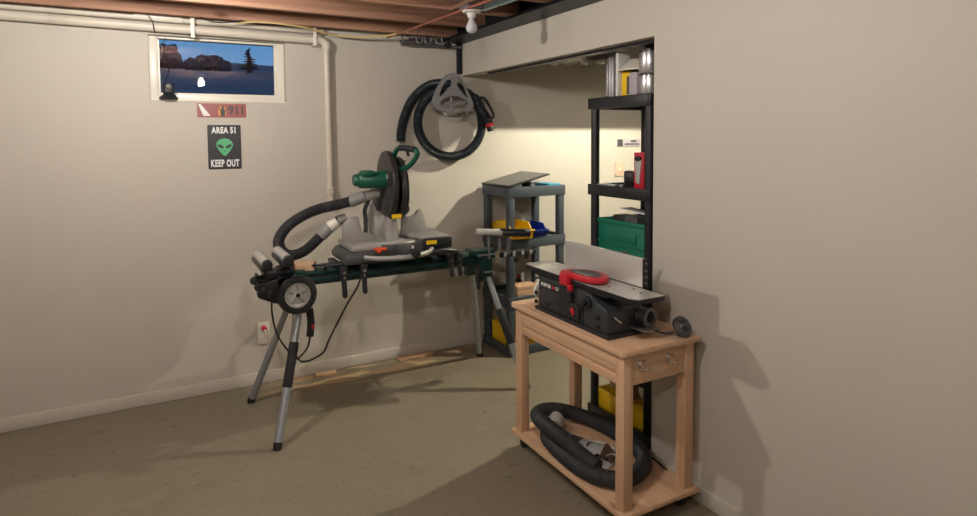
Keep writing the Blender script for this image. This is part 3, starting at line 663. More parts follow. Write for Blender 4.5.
# rear pivot and arm
MB().prism([(-.50, .93), (-.38, .93), (-.36, 1.05), (-.40, 1.14), (-.46, 1.12), (-.50, 1.02)], 0, -.82, -.73, .01).make('pivot_housing', G, t)
MB().prism([(-.40, 1.03), (-.36, 1.08), (-.42, 1.22), (-.52, 1.28), (-.60, 1.25), (-.52, 1.16), (-.44, 1.04)], 0, -.80, -.745, .01).make('head_arm', 'darkgrey', t)
MB().tube([(-.86, -.45, .95), (-.862, -.46, 1.05), (-.868, -.47, 1.10), (-.85, -.50, 1.17), (-.835, -.52, 1.22)], .013, 10).make('hinge_strut', 'darkgrey', t)
MB().cyl((-.765, -.62, .93), (-.765, -.62, 1.07), .035).box((-.80, -.64, .93), (-.72, -.56, 1.04), .008).make('guard_support', G, t)
# blade and guards: discs in the y-z plane
MB().lathe([(0, -.001), (.152, -.001), (.152, .001), (0, .001)], (-.735, -.60, 1.225), (1, 0, 0), 60).make('blade', 'chrome', t)
ug = []
for i in range(40):
    a = 2*math.pi*i/40; rr = .165+.045*max(0, math.sin(a))**2
    ug.append((-.60+rr*.95*math.cos(a)*(1 if True else 1), 1.235+rr*math.sin(a)*1.02))
MB().prism(ug, 0, -.790, -.755, .008).make('upper_guard', 'guard', t)
lg = [(p[0]*1.0-.03*0-.01, (p[1]-1.235)*.93+1.215) for p in ug]
MB().prism(lg, 0, -.728, -.700, .006).make('lower_guard', 'guard', t)
mb = MB()
for i in range(9):
    a = math.radians(-85+i*20); y = -.61-.105*math.cos(a)*1; z = 1.225+.115*math.sin(a)
    mb.obox((-.698, y, z), (.006, .045, .010), (a, 0, 0), .001)
mb.cyl((-.70, -.61, 1.225), (-.685, -.61, 1.225), .035, .028)
mb.make('guard_slots', 'zinc', t)
MB().cyl((-.70, -.655, 1.33), (-.685, -.655, 1.33), .014).cyl((-.70, -.70, 1.29), (-.684, -.70, 1.29), .011).cyl((-.70, -.66, 1.385), (-.685, -.66, 1.385), .010).make('guard_screw', 'chrome', t)
MB().box((-.793, -.66, 1.29), (-.789, -.59, 1.315)).make('badge', 'lgrey', t)
MB().prism([(-.78, 1.06), (-.70, 1.06), (-.66, 1.10), (-.66, 1.13), (-.80, 1.13)], 1, -.66, -.60, .006).make('guard_bumper', 'black', t)
MB().box((-.80, -.75, 1.075), (-.745, -.742, 1.098)).make('yellow_label', 'yellow', t)
# motor and handle
MB().lathe([(0, 0), (.038, 0), (.046, .01), (.048, .10), (.052, .13), (.052, .155), (0, .155)], (-.945, -.60, 1.285), (1, 0, -.02), 28).make('motor', 'sawgreen', t)
MB().lathe([(0, 0), (.028, 0), (.034, .008), (.034, .03), (0, .03)], (-.972, -.60, 1.286), (1, 0, 0), 20).box((-.93, -.655, 1.31), (-.86, -.57, 1.340), .01).make('motor_cap', 'sawgreen', t)
MB().tube([(-.735, -.60, 1.39), (-.732, -.62, 1.43), (-.728, -.67, 1.462), (-.715, -.76, 1.462), (-.70, -.87, 1.450), (-.70, -.875, 1.425), (-.705, -.81, 1.380), (-.715, -.73, 1.350), (-.725, -.66, 1.35)], .0145, 12).make('handle_frame', 'sawgreen', t)
MB().tube([(-.725, -.69, 1.467), (-.714, -.77, 1.466), (-.700, -.865, 1.455)], .0175, 12).make('grip', 'black', t)
MB().cyl((-.715, -.77, 1.448), (-.715, -.79, 1.425), .008).make('trigger', 'black', t)
SQ = ('base', 'left_table', 'right_table', 'miter_scale', 'end_block', 'warning_label', 'end_handle', 'base_foot', 'left_fence', 'right_fence')
for ch in t.children:
    if ch.name.split('.')[0] in SQ:
        for v in ch.data.vertices: v.co.x *= .91
# dust ports
MB().cyl((-.80, -.52, 1.20), (-.885, -.52, 1.185), .028, .030, bev=.002).make('dust_port', 'lgrey', t)
MB().cyl((-.98, -.46, 1.06), (-1.03, -.46, 1.045), .028, .032).make('rear_dust_port', G, t)
# hose on the saw
t = thing('dust_hose', 'dark grey ribbed dust hose curving from the miter saw out past the stand', 'hose', (-1.25, -.5, .87))
HP = [(-.89, -.52, 1.185), (-.95, -.52, 1.165), (-1.03, -.50, 1.145), (-1.13, -.48, 1.125), (-1.22, -.46, 1.09), (-1.31, -.45, 1.03), (-1.355, -.44, .955), (-1.335, -.43, .890), (-1.28, -.43, .865), (-1.21, -.43, .885), (-1.14, -.44, .945), (-1.08, -.45, 1.005)]
MB().tube(HP, .030, 16, rib=.0045, pitch=.010).make('hose', 'hosegrey', t)
MB().tube(HP[:2]+[(-.965, -.516, 1.161)], .0345, 14).make('cuff', 'grey', t)
MB().cyl((-1.125, -.443, .962), (-1.07, -.452, 1.016), .036, bev=.003).make('cuff', 'grey', t)
MB().cyl((-1.075, -.452, 1.012), (-1.03, -.46, 1.045), .038, .034, bev=.004).make('adapter', 'vinyl', t)
# cords hanging from the stand
t = thing('black_power_cord', 'black power cord with inline switch hanging from the saw stand', 'cord', (-1.2, -.45, .3))
MB().tube([(-.935, -.60, .74), (-.95, -.55, .66), (-1.006, -.52, .555), (-1.097, -.50, .38), (-1.13, -.50, .31), (-1.167, -.50, .285), (-1.22, -.51, .272), (-1.267, -.51, .275)], .0055, 8).make('cord', 'black', t)
MB().tube([(-1.42, -.56, .72), (-1.415, -.53, .64), (-1.41, -.51, .56), (-1.39, -.50, .46), (-1.355, -.50, .385), (-1.31, -.50, .32), (-1.267, -.51, .28)], .005, 8).make('cord', 'black', t)
MB().tube([(-1.225, -.56, .72), (-1.222, -.56, .63), (-1.218, -.55, .58)], .0055, 8).tube([(-1.218, -.55, .43), (-1.228, -.54, .37), (-1.25, -.53, .33), (-1.28, -.52, .30)], .0055, 8).make('cord', 'black', t)
MB().tube([(-1.220, -.55, .58), (-1.213, -.55, .50), (-1.220, -.55, .425)], .021, 12).make('inline_switch', 'black', t)
MB().box((-1.214, -.575, .47), (-1.198, -.567, .495), .001).make('switch_rocker', 'red', t)
MB().tube([(-1.29, -.53, .32), (-1.335, -.52, .285)], .012, 10).make('plug', 'black', t)
# wood block on the stand
o = tag(MB().obox((-1.245, -.585, .830), (.105, .07, .045), (0, .0, -.35), .002).make('wood_block', 'pine0'), 'light wood offcut on the stand end above the wheel', 'wood block')
o = tag(MB().obox((-1.315, -.575, .829), (.05, .06, .043), (0, 0, .3), .002).make('wood_block', 'brown'), 'brown wood offcut beside the lighter one on the stand end', 'wood block')

# ================================================================== GREY SHELF
def tray(x0, x1, y0, y1, zt, h, m, par, lip=.03):
    mb = MB(); w_ = .022
    mb.box((x0, y0, zt-h), (x1, y0+w_, zt), .004).box((x0, y1-w_, zt-h), (x1, y1, zt), .004)
    mb.box((x0, y0+w_*.5, zt-h), (x0+w_, y1-w_*.5, zt), .004).box((x1-w_, y0+w_*.5, zt-h), (x1, y1-w_*.5, zt), .004)
    mb.box((x0+.01, y0+.01, zt-lip-.008), (x1-.01, y1-.01, zt-lip), 0)
    n = 6
    for i in range(1, n): mb.box((x0+(x1-x0)*i/n-.004, y0+.02, zt-lip-.02), (x0+(x1-x0)*i/n+.004, y1-.02, zt-lip-.007))
    return mb.make('shelf_tray', m, par)
t = thing('grey_plastic_shelf', 'grey plastic storage rack with open trays standing by the back wall', 'shelf', (.39, -.215, 0))
gx0, gx1, gy0, gy1 = .155, .63, -.405, -.025
tiers = (1.180, .825, .415, .065)
for z in tiers: tray(gx0, gx1, gy0, gy1, z, .072 if z > .1 else .065, 'gshelf', t, .02)
for i in range(3):
    for x in (gx0+.030, gx1-.030):
        for y in (gy0+.030, gy1-.030):
            MB().box((x-.026, y-.024, tiers[i+1]-.021), (x+.026, y+.024, tiers[i]-.030), .010, 3).make('post', 'gshelf', t)
# flat panel on top
t = thing('flat_panel', 'flat grey panel in a black frame lying tilted on top of the grey rack', 'panel', (.33, -.22, 1.16))
from mathutils import Euler
PA, PB, PD = Vector((.123, -.10, 1.197)), Vector((.134, -.42, 1.186)), Vector((.485, -.06, 1.270))
ex = (PD-PA).normalized(); ey = (PA-PB).normalized(); ez = ex.cross(ey).normalized(); ey = ez.cross(ex)
PM = Matrix((ex, ey, ez)).transposed().to_4x4(); PM.translation = (PB+PD)/2
def panel_part(name, sz, off, m, bev=.003):
    t_ = bmesh.new(); bmesh.ops.create_cube(t_, size=1)
    for v in t_.verts: v.co = Vector([v.co[i]*sz[i]+off[i] for i in range(3)])
    if bev: bmesh.ops.bevel(t_, geom=list(t_.edges), offset=bev, segments=2, affect='EDGES', profile=0.5)
    MB()._add(t_, PM).make(name, m, t)
panel_part('frame', (.375, .325, .012), (0, 0, -.004), 'black', .004)
panel_part('screen', (.350, .30, .003), (0, 0, .003), 'panel', 0)
panel_part('back_housing', (.20, .20, .020), (.05, .0, -.019), 'black', .006)
MB().cyl((.42, -.22, 1.1605), (.40, -.23, 1.225), .03, .04).make('foot', 'black', t)
tag(MB().box((.50, -.385, 1.1605), (.60, -.20, 1.190), .004).make('small_case', 'teal'), 'bright blue flat case on top tray of the grey rack', 'case')
# stackable bins
def bin_(name, label, x0, x1, y0, y1, z, h, m, group, angle=0):
    """open-front parts bin; front lip faces -y"""
    t = thing(name, label, 'bin', ((x0+x1)/2, (y0+y1)/2, z), group); w_ = .004
    mb = MB(); mb.box((x0, y0+.02, z), (x1, y1, z+w_)).box((x0, y1-w_, z), (x1, y1, z+h))
    side = [(y0, z+h*.58), (y0+.022, z), (y1, z), (y1, z+h), (y0+.07, z+h), (y0+.035, z+h*.60)]
    mb.prism(side, 0, x0, x0+w_).prism(side, 0, x1-w_, x1)
    mb.grid(lambda u, v: Vector((x0+(x1-x0)*u, y0+.022*(1-v), z+h*.58*v)), 1, 1, w_)
    mb.make('bin_body', m, t, 30)
    MB().box((x0-.006, y0+.065, z+h-.010), (x1+.006, y1+.004, z+h), .002).box((x0-.004, y0-.006, z+h*.52), (x1+.004, y0+.004, z+h*.60), .002).make('rim', m, t) if False else None
    MB().box((x0-.005, y0+.07, z+h-.009), (x0+.001, y1, z+h)).box((x1-.001, y0+.07, z+h-.009), (x1+.005, y1, z+h)).box((x0-.004, y0-.006, z+h*.50), (x1+.004, y0+.002, z+h*.59), .001).make('rim', m, t)
    return t
zb = .8055
B1 = bin_('parts_bin', 'front yellow parts bin on the second tray of the grey rack', .165, .330, -.455, -.20, .8265, .105, 'yellow', 'parts bins on the grey rack')
B2 = bin_('parts_bin', 'blue parts bin beside the yellow one on the grey rack', .345, .470, -.425, -.20, .8265, .085, 'blue', 'parts bins on the grey rack')
B3 = bin_('parts_bin', 'yellow parts bin at the left rear of the grey rack', .215, .33, -.165, -.055, zb, .10, 'yellow', 'parts bins on the grey rack')
bin_('parts_bin', 'yellow parts bin lying low on the bottom tray of the grey rack', .19, .43, -.38, -.10, .0455, .14, 'yellow', 'parts bins on the grey rack')
tag(MB().sph((.50, -.33, .076), .030).make('yellow_ball', 'yellow'), 'round yellow ball on the bottom tray of the grey rack', 'ball')
# wood box and bottles on third tray
t = thing('wood_box', 'light wooden block on the third tray of the grey rack', 'wood block', (.30, -.32, .396))
MB().box((.235, -.385, .3955), (.40, -.27, .475), .003).make('block', 'pine0', t)
MB().box((.233, -.387, .455), (.402, -.268, .485), .003).make('lid', 'pine0', t)
for i, (x, y, h, m, l) in enumerate(((.43, -.35, .15, 'vinyl', 'small white bottle behind the wood block on the grey rack'), (.475, -.30, .14, 'lgrey', 'small pale grey bottle right of the white one on the grey rack'), (.36, -.20, .13, 'black', 'small black bottle behind the wood block on the grey rack'))):
    b = thing('small_bottle', l, 'bottle', (x, y, .396), 'small bottles on the grey rack')
    MB().lathe([(0, 0), (.024, 0), (.026, .006), (.026, h*.62), (.012, h*.78), (0, h*.78)], (x, y, .3955)).make('bottle_body', m, b)
    MB().cyl((x, y, .3955+h*.77), (x, y, .3955+h), .012, .009).make('cap', 'black' if m != 'black' else 'red', b)
    MB().cyl((x, y, .3955+h*.2), (x, y, .3955+h*.5), .0265).make('bottle_label', 'sawgreen' if i == 0 else 'lgrey', b)
# ================================================================== BLACK SHELF
BEFORE = set(bpy.data.objects)
t = thing('black_plastic_shelf', 'tall black plastic shelf standing in the alcove behind the bench', 'shelf', (.3, -1.56, 0))
bx0, bx1, by0, by1 = .150, .56, -1.745, -1.275
btiers = (1.725, 1.268, .81, .352, .06)
for z in btiers: tray(bx0, bx1, by0, by1, z, .058, 'black', t, .012)
for i in range(4):
    for x in (bx0+.028, bx1-.028):
        for y in (by0+.030, by1-.030):
            MB().cyl((x, y, btiers[i+1]-.013), (x, y, btiers[i]-.02), .0225, .0225, 14).make('post', 'black', t)
z0 = 1.7135
# top tray things
t = thing('speaker_bottle', 'dark grey upright cylinder with silver stripe on top of the black shelf', 'bottle', (.22, -1.42, z0))
MB().lathe([(0, 0), (.036, 0), (.038, .01), (.037, .19), (.030, .215), (.013, .225), (0, .225)], (.21, -1.41, z0)).make('bottle_body', 'zinc', t)
MB().box((.165, -1.418, z0+.02), (.172, -1.405, z0+.18), .001).make('stripe', 'sill', t)
tag(MB().box((.19, -1.472, z0), (.27, -1.452, z0+.235), .002).make('white_carton', 'paper'), 'tall narrow white carton between the dark cylinder and the yellow carton on the black shelf', 'box')
t = thing('yellow_carton', 'narrow yellow carton with dark print on top of the black shelf', 'box', (.24, -1.51, z0))
MB().box((.21, -1.535, z0), (.27, -1.475, z0+.135), .002).make('carton', 'yellow', t)
MB().box((.2085, -1.532, z0+.02), (.2105, -1.515, z0+.11)).make('carton_print', 'darkgrey', t)
tag(MB().box((.20, -1.598, z0), (.26, -1.542, z0+.125), .002).make('grey_carton', 'lilac'), 'pale lilac grey carton right of the yellow one on the black shelf', 'box')
t = thing('white_fan_guard', 'round white shade resting on cartons on the black shelf', 'shade', (.33, -1.56, z0+.14))
MB().lathe([(0, .02), (.02, .02), (.03, .018), (.085, -.035), (.088, -.035), (.088, -.03), (.03, .024), (0, .026)], (.235, -1.555, z0+.17), (0, 0, 1)).make('shade', 'vinyl', t)
MB().cyl((.235, -1.555, z0+.12), (.235, -1.555, z0+.19), .015).make('shade_fitting', 'black', t)
for i, l in enumerate(('lower silver can of the stack at the right end of the black shelf', 'upper silver can of the stack at the right end of the black shelf')):
    b = thing('silver_can', l, 'can', (.22, -1.67, z0+.110*i), 'stacked silver cans')
    zz = z0+.110*i
    MB().lathe([(0, 0), (.050, 0), (.052, .003), (.052, .102), (.050, .108), (0, .108)], (.215, -1.672, zz)).make('can_body', 'sill', b)
    MB().lathe([(.0525, .0), (.0535, .0), (.0535, .006), (.0525, .006)], (.215, -1.672, zz+.101)).make('can_rim', 'black', b)
t = thing('black_bottle', 'black capped bottle standing on the silver cans', 'bottle', (.215, -1.672, z0+.2185))
MB().lathe([(0, 0), (.028, 0), (.028, .05), (.024, .055), (0, .055)], (.215, -1.672, z0+.219)).make('bottle_body', 'black', t)
MB().lathe([(0, 0), (.040, 0), (.036, .015), (0, .016)], (.215, -1.672, z0+.273)).make('cap', 'grey', t)
# second tray
z0 = 1.2565
t = thing('black_desk_device', 'small black device on a round base on the second shelf', 'device', (.22, -1.53, z0))
MB().lathe([(0, 0), (.052, 0), (.052, .012), (.03, .03), (0, .03)], (.22, -1.545, z0)).make('base', 'black', t)
MB().box((.19, -1.585, z0+.028), (.25, -1.51, z0+.092), .014, 3).make('device_body', 'black', t)
MB().box((.187, -1.575, z0+.06), (.1905, -1.525, z0+.082), .001).make('face', 'darkgrey', t)
tag(MB().box((.175, -1.60, z0), (.30, -1.33, z0+.012), .004).make('flat_tray', 'sill'), 'flat silver tray lying on the second black shelf', 'tray') if False else None
t = thing('silver_ruler', 'flat silver ruler lying along the front of the second black shelf', 'ruler', (.19, -1.40, z0))
MB().box((.176, -1.47, z0), (.206, -1.32, z0+.016), .002).make('blade', 'sill', t)
t = thing('red_tool_pack', 'red boxed pack holding a grey handled tool on the second black shelf', 'package', (.21, -1.625, z0))
MB().box((.190, -1.660, z0), (.235, -1.592, z0+.185), .003).make('pack', 'red', t)
MB().prism([(-1.650, z0+.15), (-1.602, z0+.15), (-1.610, z0+.035), (-1.636, z0+.03)], 0, .184, .190, .002).make('tool_grip', 'lgrey', t)
MB().prism(circle(-1.626, z0+.155, .022, 20, .013), 0, .181, .190).make('tool_head', 'black', t)
t = thing('black_tool_bag', 'black upright bag at the right end of the second black shelf', 'bag', (.25, -1.7, z0))
MB().box((.20, -1.735, z0), (.32, -1.672, z0+.235), .02, 3).make('bag_body', 'rubber', t)
MB().tube([(.26, -1.665, z0+.20), (.26, -1.68, z0+.25), (.26, -1.72, z0+.24)], .008, 8).make('strap', 'black', t)
# third tray: green bin
z0 = .7985
t = thing('green_storage_bin', 'large dark green plastic bin on the third tray of the black shelf', 'bin', (.33, -1.53, z0))
def shell(mb, x0, x1, y0, y1, z, h, w_=.006, taper=.012):
    mb.box((x0, y0, z), (x1, y1, z+w_))
    for a, b in (((x0, y0, z), (x1, y0+w_, z+h)), ((x0, y1-w_, z), (x1, y1, z+h)), ((x0, y0+w_, z), (x0+w_, y1-w_, z+h)), ((x1-w_, y0+w_, z), (x1, y1-w_, z+h))): mb.box(a, b, .002)
    return mb
shell(MB(), .185, .52, -1.70, -1.325, z0, .290).make('bin_body', 'bingreen', t)
MB().box((.176, -1.705, z0+.270), (.187, -1.32, z0+.293), .004).box((.176, -1.705, z0+.165), (.186, -1.32, z0+.175), .002).box((.178, -1.62, z0+.185), (.186, -1.42, z0+.235), .004).box((.176, -1.705, z0+.05), (.187, -1.32, z0+.062), .003).make('rim', 'bingreen', t)
for i, (y, x, s, m, l, kind) in enumerate(((-1.46, .25, .05, 'black', 'black box poking out of the green bin at its left', 'small_box'), (-1.56, .24, .055, 'darkgrey', 'dark grey box poking out of the green bin at the middle', 'small_box'), (-1.52, .30, .035, 'paper', 'white card lying on the boxes in the green bin', 'card'))):
    if kind == 'card': o = MB().obox((x, -1.51, z0+.335), (.10, .16, .006), (.12, .05, .2)).make(kind, m)
    else: o = MB().box((x-.04, y-.045, z0+.0065), (x+.04, y+.045, z0+.290+s*.5), .004).make(kind, m)
    tag(o, l, 'card' if kind == 'card' else 'box')
# bottom tray: yellow bin with brown bag and a bulb-like roll
z0 = .0485
t = thing('yellow_tote', 'yellow tote on the bottom tray of the black shelf, seen under the bench', 'bin', (.34, -1.52, z0))
shell(MB(), .19, .50, -1.69, -1.315, z0, .105).make('tote_body', 'yellow', t)
MB().box((.182, -1.695, z0+.092), (.192, -1.33, z0+.107), .003).make('rim', 'yellow', t)
mb = MB(); rng = random.Random(5)
for i in range(7):
    tt = bmesh.new(); bmesh.ops.create_icosphere(tt, subdivisions=2, radius=.065)
    for v in tt.verts: v.co *= rng.uniform(.75, 1.15)
    mb._add(tt, Matrix.Translation((.27+rng.uniform(-.02, .06), -1.40-i*.034, z0+.15+rng.uniform(0, .06))))
tag(mb.make('brown_paper_bag', 'card', None, 0), 'crumpled brown paper bag sitting in the yellow tote', 'bag')
tag(MB().lathe([(0, 0), (.033, 0), (.035, .01), (.035, .03), (.016, .04), (0, .04)], (.225, -1.665, z0+.200), (-1, 0, 0)).make('tape_roll', 'vinyl'), 'small white roll beside the brown bag under the bench', 'tape roll')

for o in set(bpy.data.objects)-BEFORE:
    if o.parent is None: o.location.x -= .05; o.location.y -= .06
# ================================================================== WORKBENCH
t = thing('wooden_workbench', 'light pine workbench on casters with a low shelf at the right wall', 'workbench', (-.24, -1.85, 0))
X0, X1, Y0, Y1 = -.450, -.045, -2.255, -1.435
ZT = .722
MB().prism([(X0+.010, Y0), (X1, Y0), (X1, Y1), (X0+.010, Y1), (X0, Y1-.010), (X0, Y0+.010)], 2, ZT-.026, ZT, .006).make('tabletop', 'pine1', t)
LW = .048
lx = (X0+.018, X1-.018-LW*1.0); ly = (Y0+.020, Y1-.020-LW)
for x in lx:
    for y in ly: MB().box((x, y, .090), (x+LW, y+LW, ZT-.026), .004).make('leg', 'pine2', t)
# aprons, front (x-) has a drawer
MB().box((lx[0]+.006, ly[0]+LW, .575), (lx[0]+.026, ly[1], .610), .002).box((lx[0]+.010, ly[0]+LW, .610), (lx[0]+.020, ly[1], .618)).make('front_apron', 'pine1', t)
dr = MB().box((lx[0]+.004, ly[0]+LW+.004, .622), (lx[0]+.022, ly[1]-.004, .690), .002).make('drawer', 'pine1', t)
MB().box((lx[1]+.022, ly[0]+LW, .575), (lx[1]+.042, ly[1], ZT-.026), .002).make('rear_apron', 'pine1', t)
MB().box((lx[0]+LW, ly[0]+.004, .575), (lx[1], ly[0]+.024, ZT-.026), .002).make('end_apron', 'pine0', t)
MB().box((lx[0]+LW, ly[1]+LW-.024, .575), (lx[1], ly[1]+LW-.004, ZT-.026), .002).make('end_apron', 'pine0', t)
MB().box((X0, Y0+.0, .070), (X1, Y1, .0905), .004).make('lower_shelf', 'pine1', t)
for x in (X0+.05, X1-.05):
    for y in (Y0+.05, Y1-.05):
        c_ = MB().box((x-.02, y-.02, .056), (x+.02, y+.02, .070)).box((x-.014, y-.012, .026), (x-.011, y+.022, .058)).box((x+.011, y-.012, .026), (x+.014, y+.022, .058)).make('caster', 'iron', t)
        MB().cyl((x-.010, y+.008, .024), (x+.010, y+.008, .024), .024, bev=.003).make('caster_wheel', 'rubber', c_)
for x in (-.352, -.205):
    y = ly[0]+.004; z = .652
    MB().prism(circle(x, z+.006, .011, 16, .016), 1, y-.004, y+.001, .001).tube([(x, y-.003, z+.012), (x+.004, y-.018, z+.020), (x+.005, y-.030, z+.014)], .0035, 8).tube([(x-.002, y-.003, z-.004), (x-.016, y-.020, z-.014), (x-.018, y-.030, z-.006)], .0035, 8).tube([(x+.002, y-.003, z-.004), (x+.026, y-.022, z-.020), (x+.030, y-.034, z-.010)], .0035, 8).sph((x+.030, y-.034, z-.009), .0055, seg=10).sph((x-.018, y-.030, z-.005), .005, seg=10).sph((x+.005, y-.031, z+.016), .005, seg=10).make('coat_hook', 'chrome', t)
# ---------------------------------------------------------------- things on its shelf
zs = .0905
t = thing('shop_vacuum_hose', 'thick black ribbed hose coiled on the low shelf of the bench', 'hose', (-.26, -1.8, zs))
HP = [(-.335, -1.600, zs+.085), (-.375, -1.55, zs+.075), (-.41, -1.52, zs+.060), (-.415, -1.475, zs+.040)]
cxh, cyh = -.255, -1.80
HP = [(-.315, -1.655, zs+.045), (-.345, -1.62, zs+.055), (-.385, -1.575, zs+.085), (-.41, -1.62, zs+.10), (-.405, -1.72, zs+.10), (-.385, -1.84, zs+.09), (-.365, -1.93, zs+.06), (-.33, -1.98, zs+.04)]
HP2 = [(-.375, -1.57, zs+.038)]
for k in range(0, 11):
    a = math.radians(125-34*k*.98); HP2.append((cxh-.005+.158*math.cos(a), cyh-.02+.345*math.sin(a), zs+.0385+(.0 if k < 9 else .01*(k-8))))
loop = []
for k in range(0, 12):
    a = math.radians(150+30*k); loop.append((-.255+.165*math.cos(a), -1.82+.345*math.sin(a), zs+.0375))
full = [(-.365, -2.00, zs+.048), (-.385, -1.92, zs+.066), (-.40, -1.84, zs+.092), (-.412, -1.74, zs+.108), (-.405, -1.64, zs+.108), (-.375, -1.56, zs+.10), (-.30, -1.512, zs+.085), (-.20, -1.505, zs+.06), (-.115, -1.58, zs+.038), (-.085, -1.70, zs+.038), (-.085, -1.83, zs+.038), (-.10, -1.96, zs+.038), (-.155, -2.05, zs+.038), (-.24, -2.10, zs+.038), (-.33, -2.10, zs+.038), (-.385, -2.05, zs+.036), (-.412, -1.96, zs+.036), (-.415, -1.85, zs+.036), (-.405, -1.74, zs+.036), (-.385, -1.66, zs+.036), (-.335, -1.60, zs+.036)]
MB().tube(full, .034, 16, rib=.003, pitch=.009).make('hose', 'hosegrey', t)
MB().cyl((-.345, -1.608, zs+.038), (-.30, -1.580, zs+.042), .036, .037, bev=.003).cyl((-.302, -1.581, zs+.0425), (-.255, -1.555, zs+.046), .0415, .0425, bev=.004).make('cuff', 'lgrey', t)
t = thing('manual_booklet', 'open white printed booklet lying inside the hose coil on the bench shelf', 'booklet', (-.27, -1.78, zs))
def page(x0, x1, c):
    def f(u, v):
        p = Vector((1.2*(x0+(x1-x0)*u), 1.15*(-.14+.28*v), .004+.010*math.sin(math.pi*u)+c*v)); a = .35
        return Vector((-.275+p.x*math.cos(a)-p.y*math.sin(a), -1.80+p.x*math.sin(a)+p.y*math.cos(a), zs+p.z))
    return f
MB().grid(page(-.085, -.001, .004), 8, 6, .002).grid(page(.001, .085, .0), 8, 6, .002).make('pages', 'paper', t)
def strip(x0, x1, y0, y1):
    a = .35
    def f(u, v):
        x = x0+(x1-x0)*u; y = y0+(y1-y0)*v; uu = (x+.085)/.084 if x < 0 else (x-.001)/.084
        return Vector((-.265+x*math.cos(a)-y*math.sin(a), -1.79+x*math.sin(a)+y*math.cos(a), zs+.0075+.010*math.sin(math.pi*min(max(uu, 0), 1))+.004*(y+.14)/.28*(1 if x < 0 else 0)))
    return f
mb = MB()
for s_ in ((-.07, -.04, .08, .12), (-.075, -.015, .02, .03), (-.075, -.015, -.02, -.01), (.015, .07, .05, .11), (.015, .075, .0, .01)): mb.grid(strip(*s_), 4, 1, .0008)
mb.make('printed_lines', 'darkgrey', t)
tag(MB().grid(lambda u, v: Vector((-.265+.09*u-.02*v, -1.965+.085*v+.03*u, zs+.022+.018*math.sin(5*u+3*v)+.006*math.sin(9*v))), 10, 8, .002).make('brown_paper', 'brown'), 'crumpled brown paper on the booklet inside the hose coil', 'paper')
tag(MB().box((-.33, -2.075, zs), (-.245, -1.99, zs+.010), .001).make('small_offcut', 'pine0'), 'small flat wood offcut beside the hose end on the bench shelf', 'wood offcut')
tag(MB().tube([(-.20, -1.74, zs+.006), (-.155, -1.80, zs+.006), (-.15, -1.90, zs+.006), (-.175, -1.98, zs+.006), (-.22, -2.02, zs+.006)], .0045, 8).make('pale_cord', 'wcable'), 'thin pale cord lying inside the hose coil on the bench shelf', 'cord')
tag(MB().tube([(-.062, -1.62, zs+.005), (-.058, -1.80, zs+.004), (-.052, -2.0, zs+.004), (-.07, -2.10, zs+.004)], .0035, 8).make('stray_cord', 'black'), 'thin black cord along the wall edge of the bench shelf', 'cord')

# ================================================================== JOINTER
t = thing('benchtop_jointer', 'charcoal benchtop jointer with red guard and long steel tables on the bench', 'jointer', (-.31, -1.85, ZT))
jx0, jx1 = -.405, -.215
JT = .918
MB().box((jx0-.012, -2.125, ZT), (jx1+.012, -1.600, ZT+.018), .006).make('foot_plate', 'black', t)
side = [(-1.612, ZT+.016), (-1.620, JT-.030), (-1.64, JT-.024), (-1.80, JT-.026), (-1.815, JT-.045), (-1.86, JT-.040), (-1.93, JT-.032), (-2.00, JT-.040), (-2.03, JT-.065), (-2.095, JT-.080), (-2.105, JT-.10), (-2.108, ZT+.016)]
MB().prism(side, 0, jx0, jx1, .006).make('body', 'jbody', t)
MB().box((jx0-.006, -1.955, ZT+.022), (jx0+.002, -1.77, ZT+.118), .004).make('switch_recess', 'black', t)
MB().prism([(-1.955, ZT+.10), (-1.84, ZT+.150), (-1.80, ZT+.155), (-1.78, ZT+.12), (-1.955, ZT+.07)], 0, jx0-.010, jx0+.001, .003).make('motor_cover', 'black', t)
MB().box((jx0-.016, -1.940, ZT+.030), (jx0-.005, -1.845, ZT+.100), .004).make('switch_plate', 'rubber', t)
MB().obox((jx0-.020, -1.905, ZT+.065), (.010, .016, .030), (-.5, 0, 0), .003).make('switch_paddle', 'red', t)
MB().prism(circle(-1.985, JT-.075, .026, 20), 0, jx0-.012, jx0+.002, .003).prism(circle(-1.985, JT-.075, .012, 12), 0, jx0-.030, jx0-.010, .003).make('knob', 'black', t)
for y, z in ((-1.60, ZT+.035), (-1.60, ZT+.075), (-2.05, ZT+.035), (-2.05, ZT+.072), (-1.70, ZT+.045)):
    MB().prism(circle(y, z, .010, 12), 0, jx0-.005, jx0+.002).make('bolt_head', 'black', t)
MB().tube([(-.375, -2.112, ZT+.085), (-.362, -2.117, ZT+.072), (-.345, -2.120, ZT+.060)], .0035, 8).make('hex_key', 'chrome', t)
# name plate
np_ = MB().box((jx0-.003, -1.835, ZT+.112), (jx0+.001, -1.638, ZT+.143), .001).make('name_plate', 'black', t)
text('lettering', 'PORTER', .0215, 'signwhite', t, (jx0-.0036, -1.684, ZT+.127), (math.pi/2, 0, -math.pi/2), 1.0, .0004)
text('lettering', 'CABLE', .0215, 'signwhite', t, (jx0-.0036, -1.789, ZT+.127), (math.pi/2, 0, -math.pi/2), 1.0, .0004)
MB().prism([(-1.733, ZT+.121), (-1.752, ZT+.121), (-1.752, ZT+.134), (-1.733, ZT+.134)], 0, jx0-.0045, jx0-.002).make('red_mark', 'red', t)
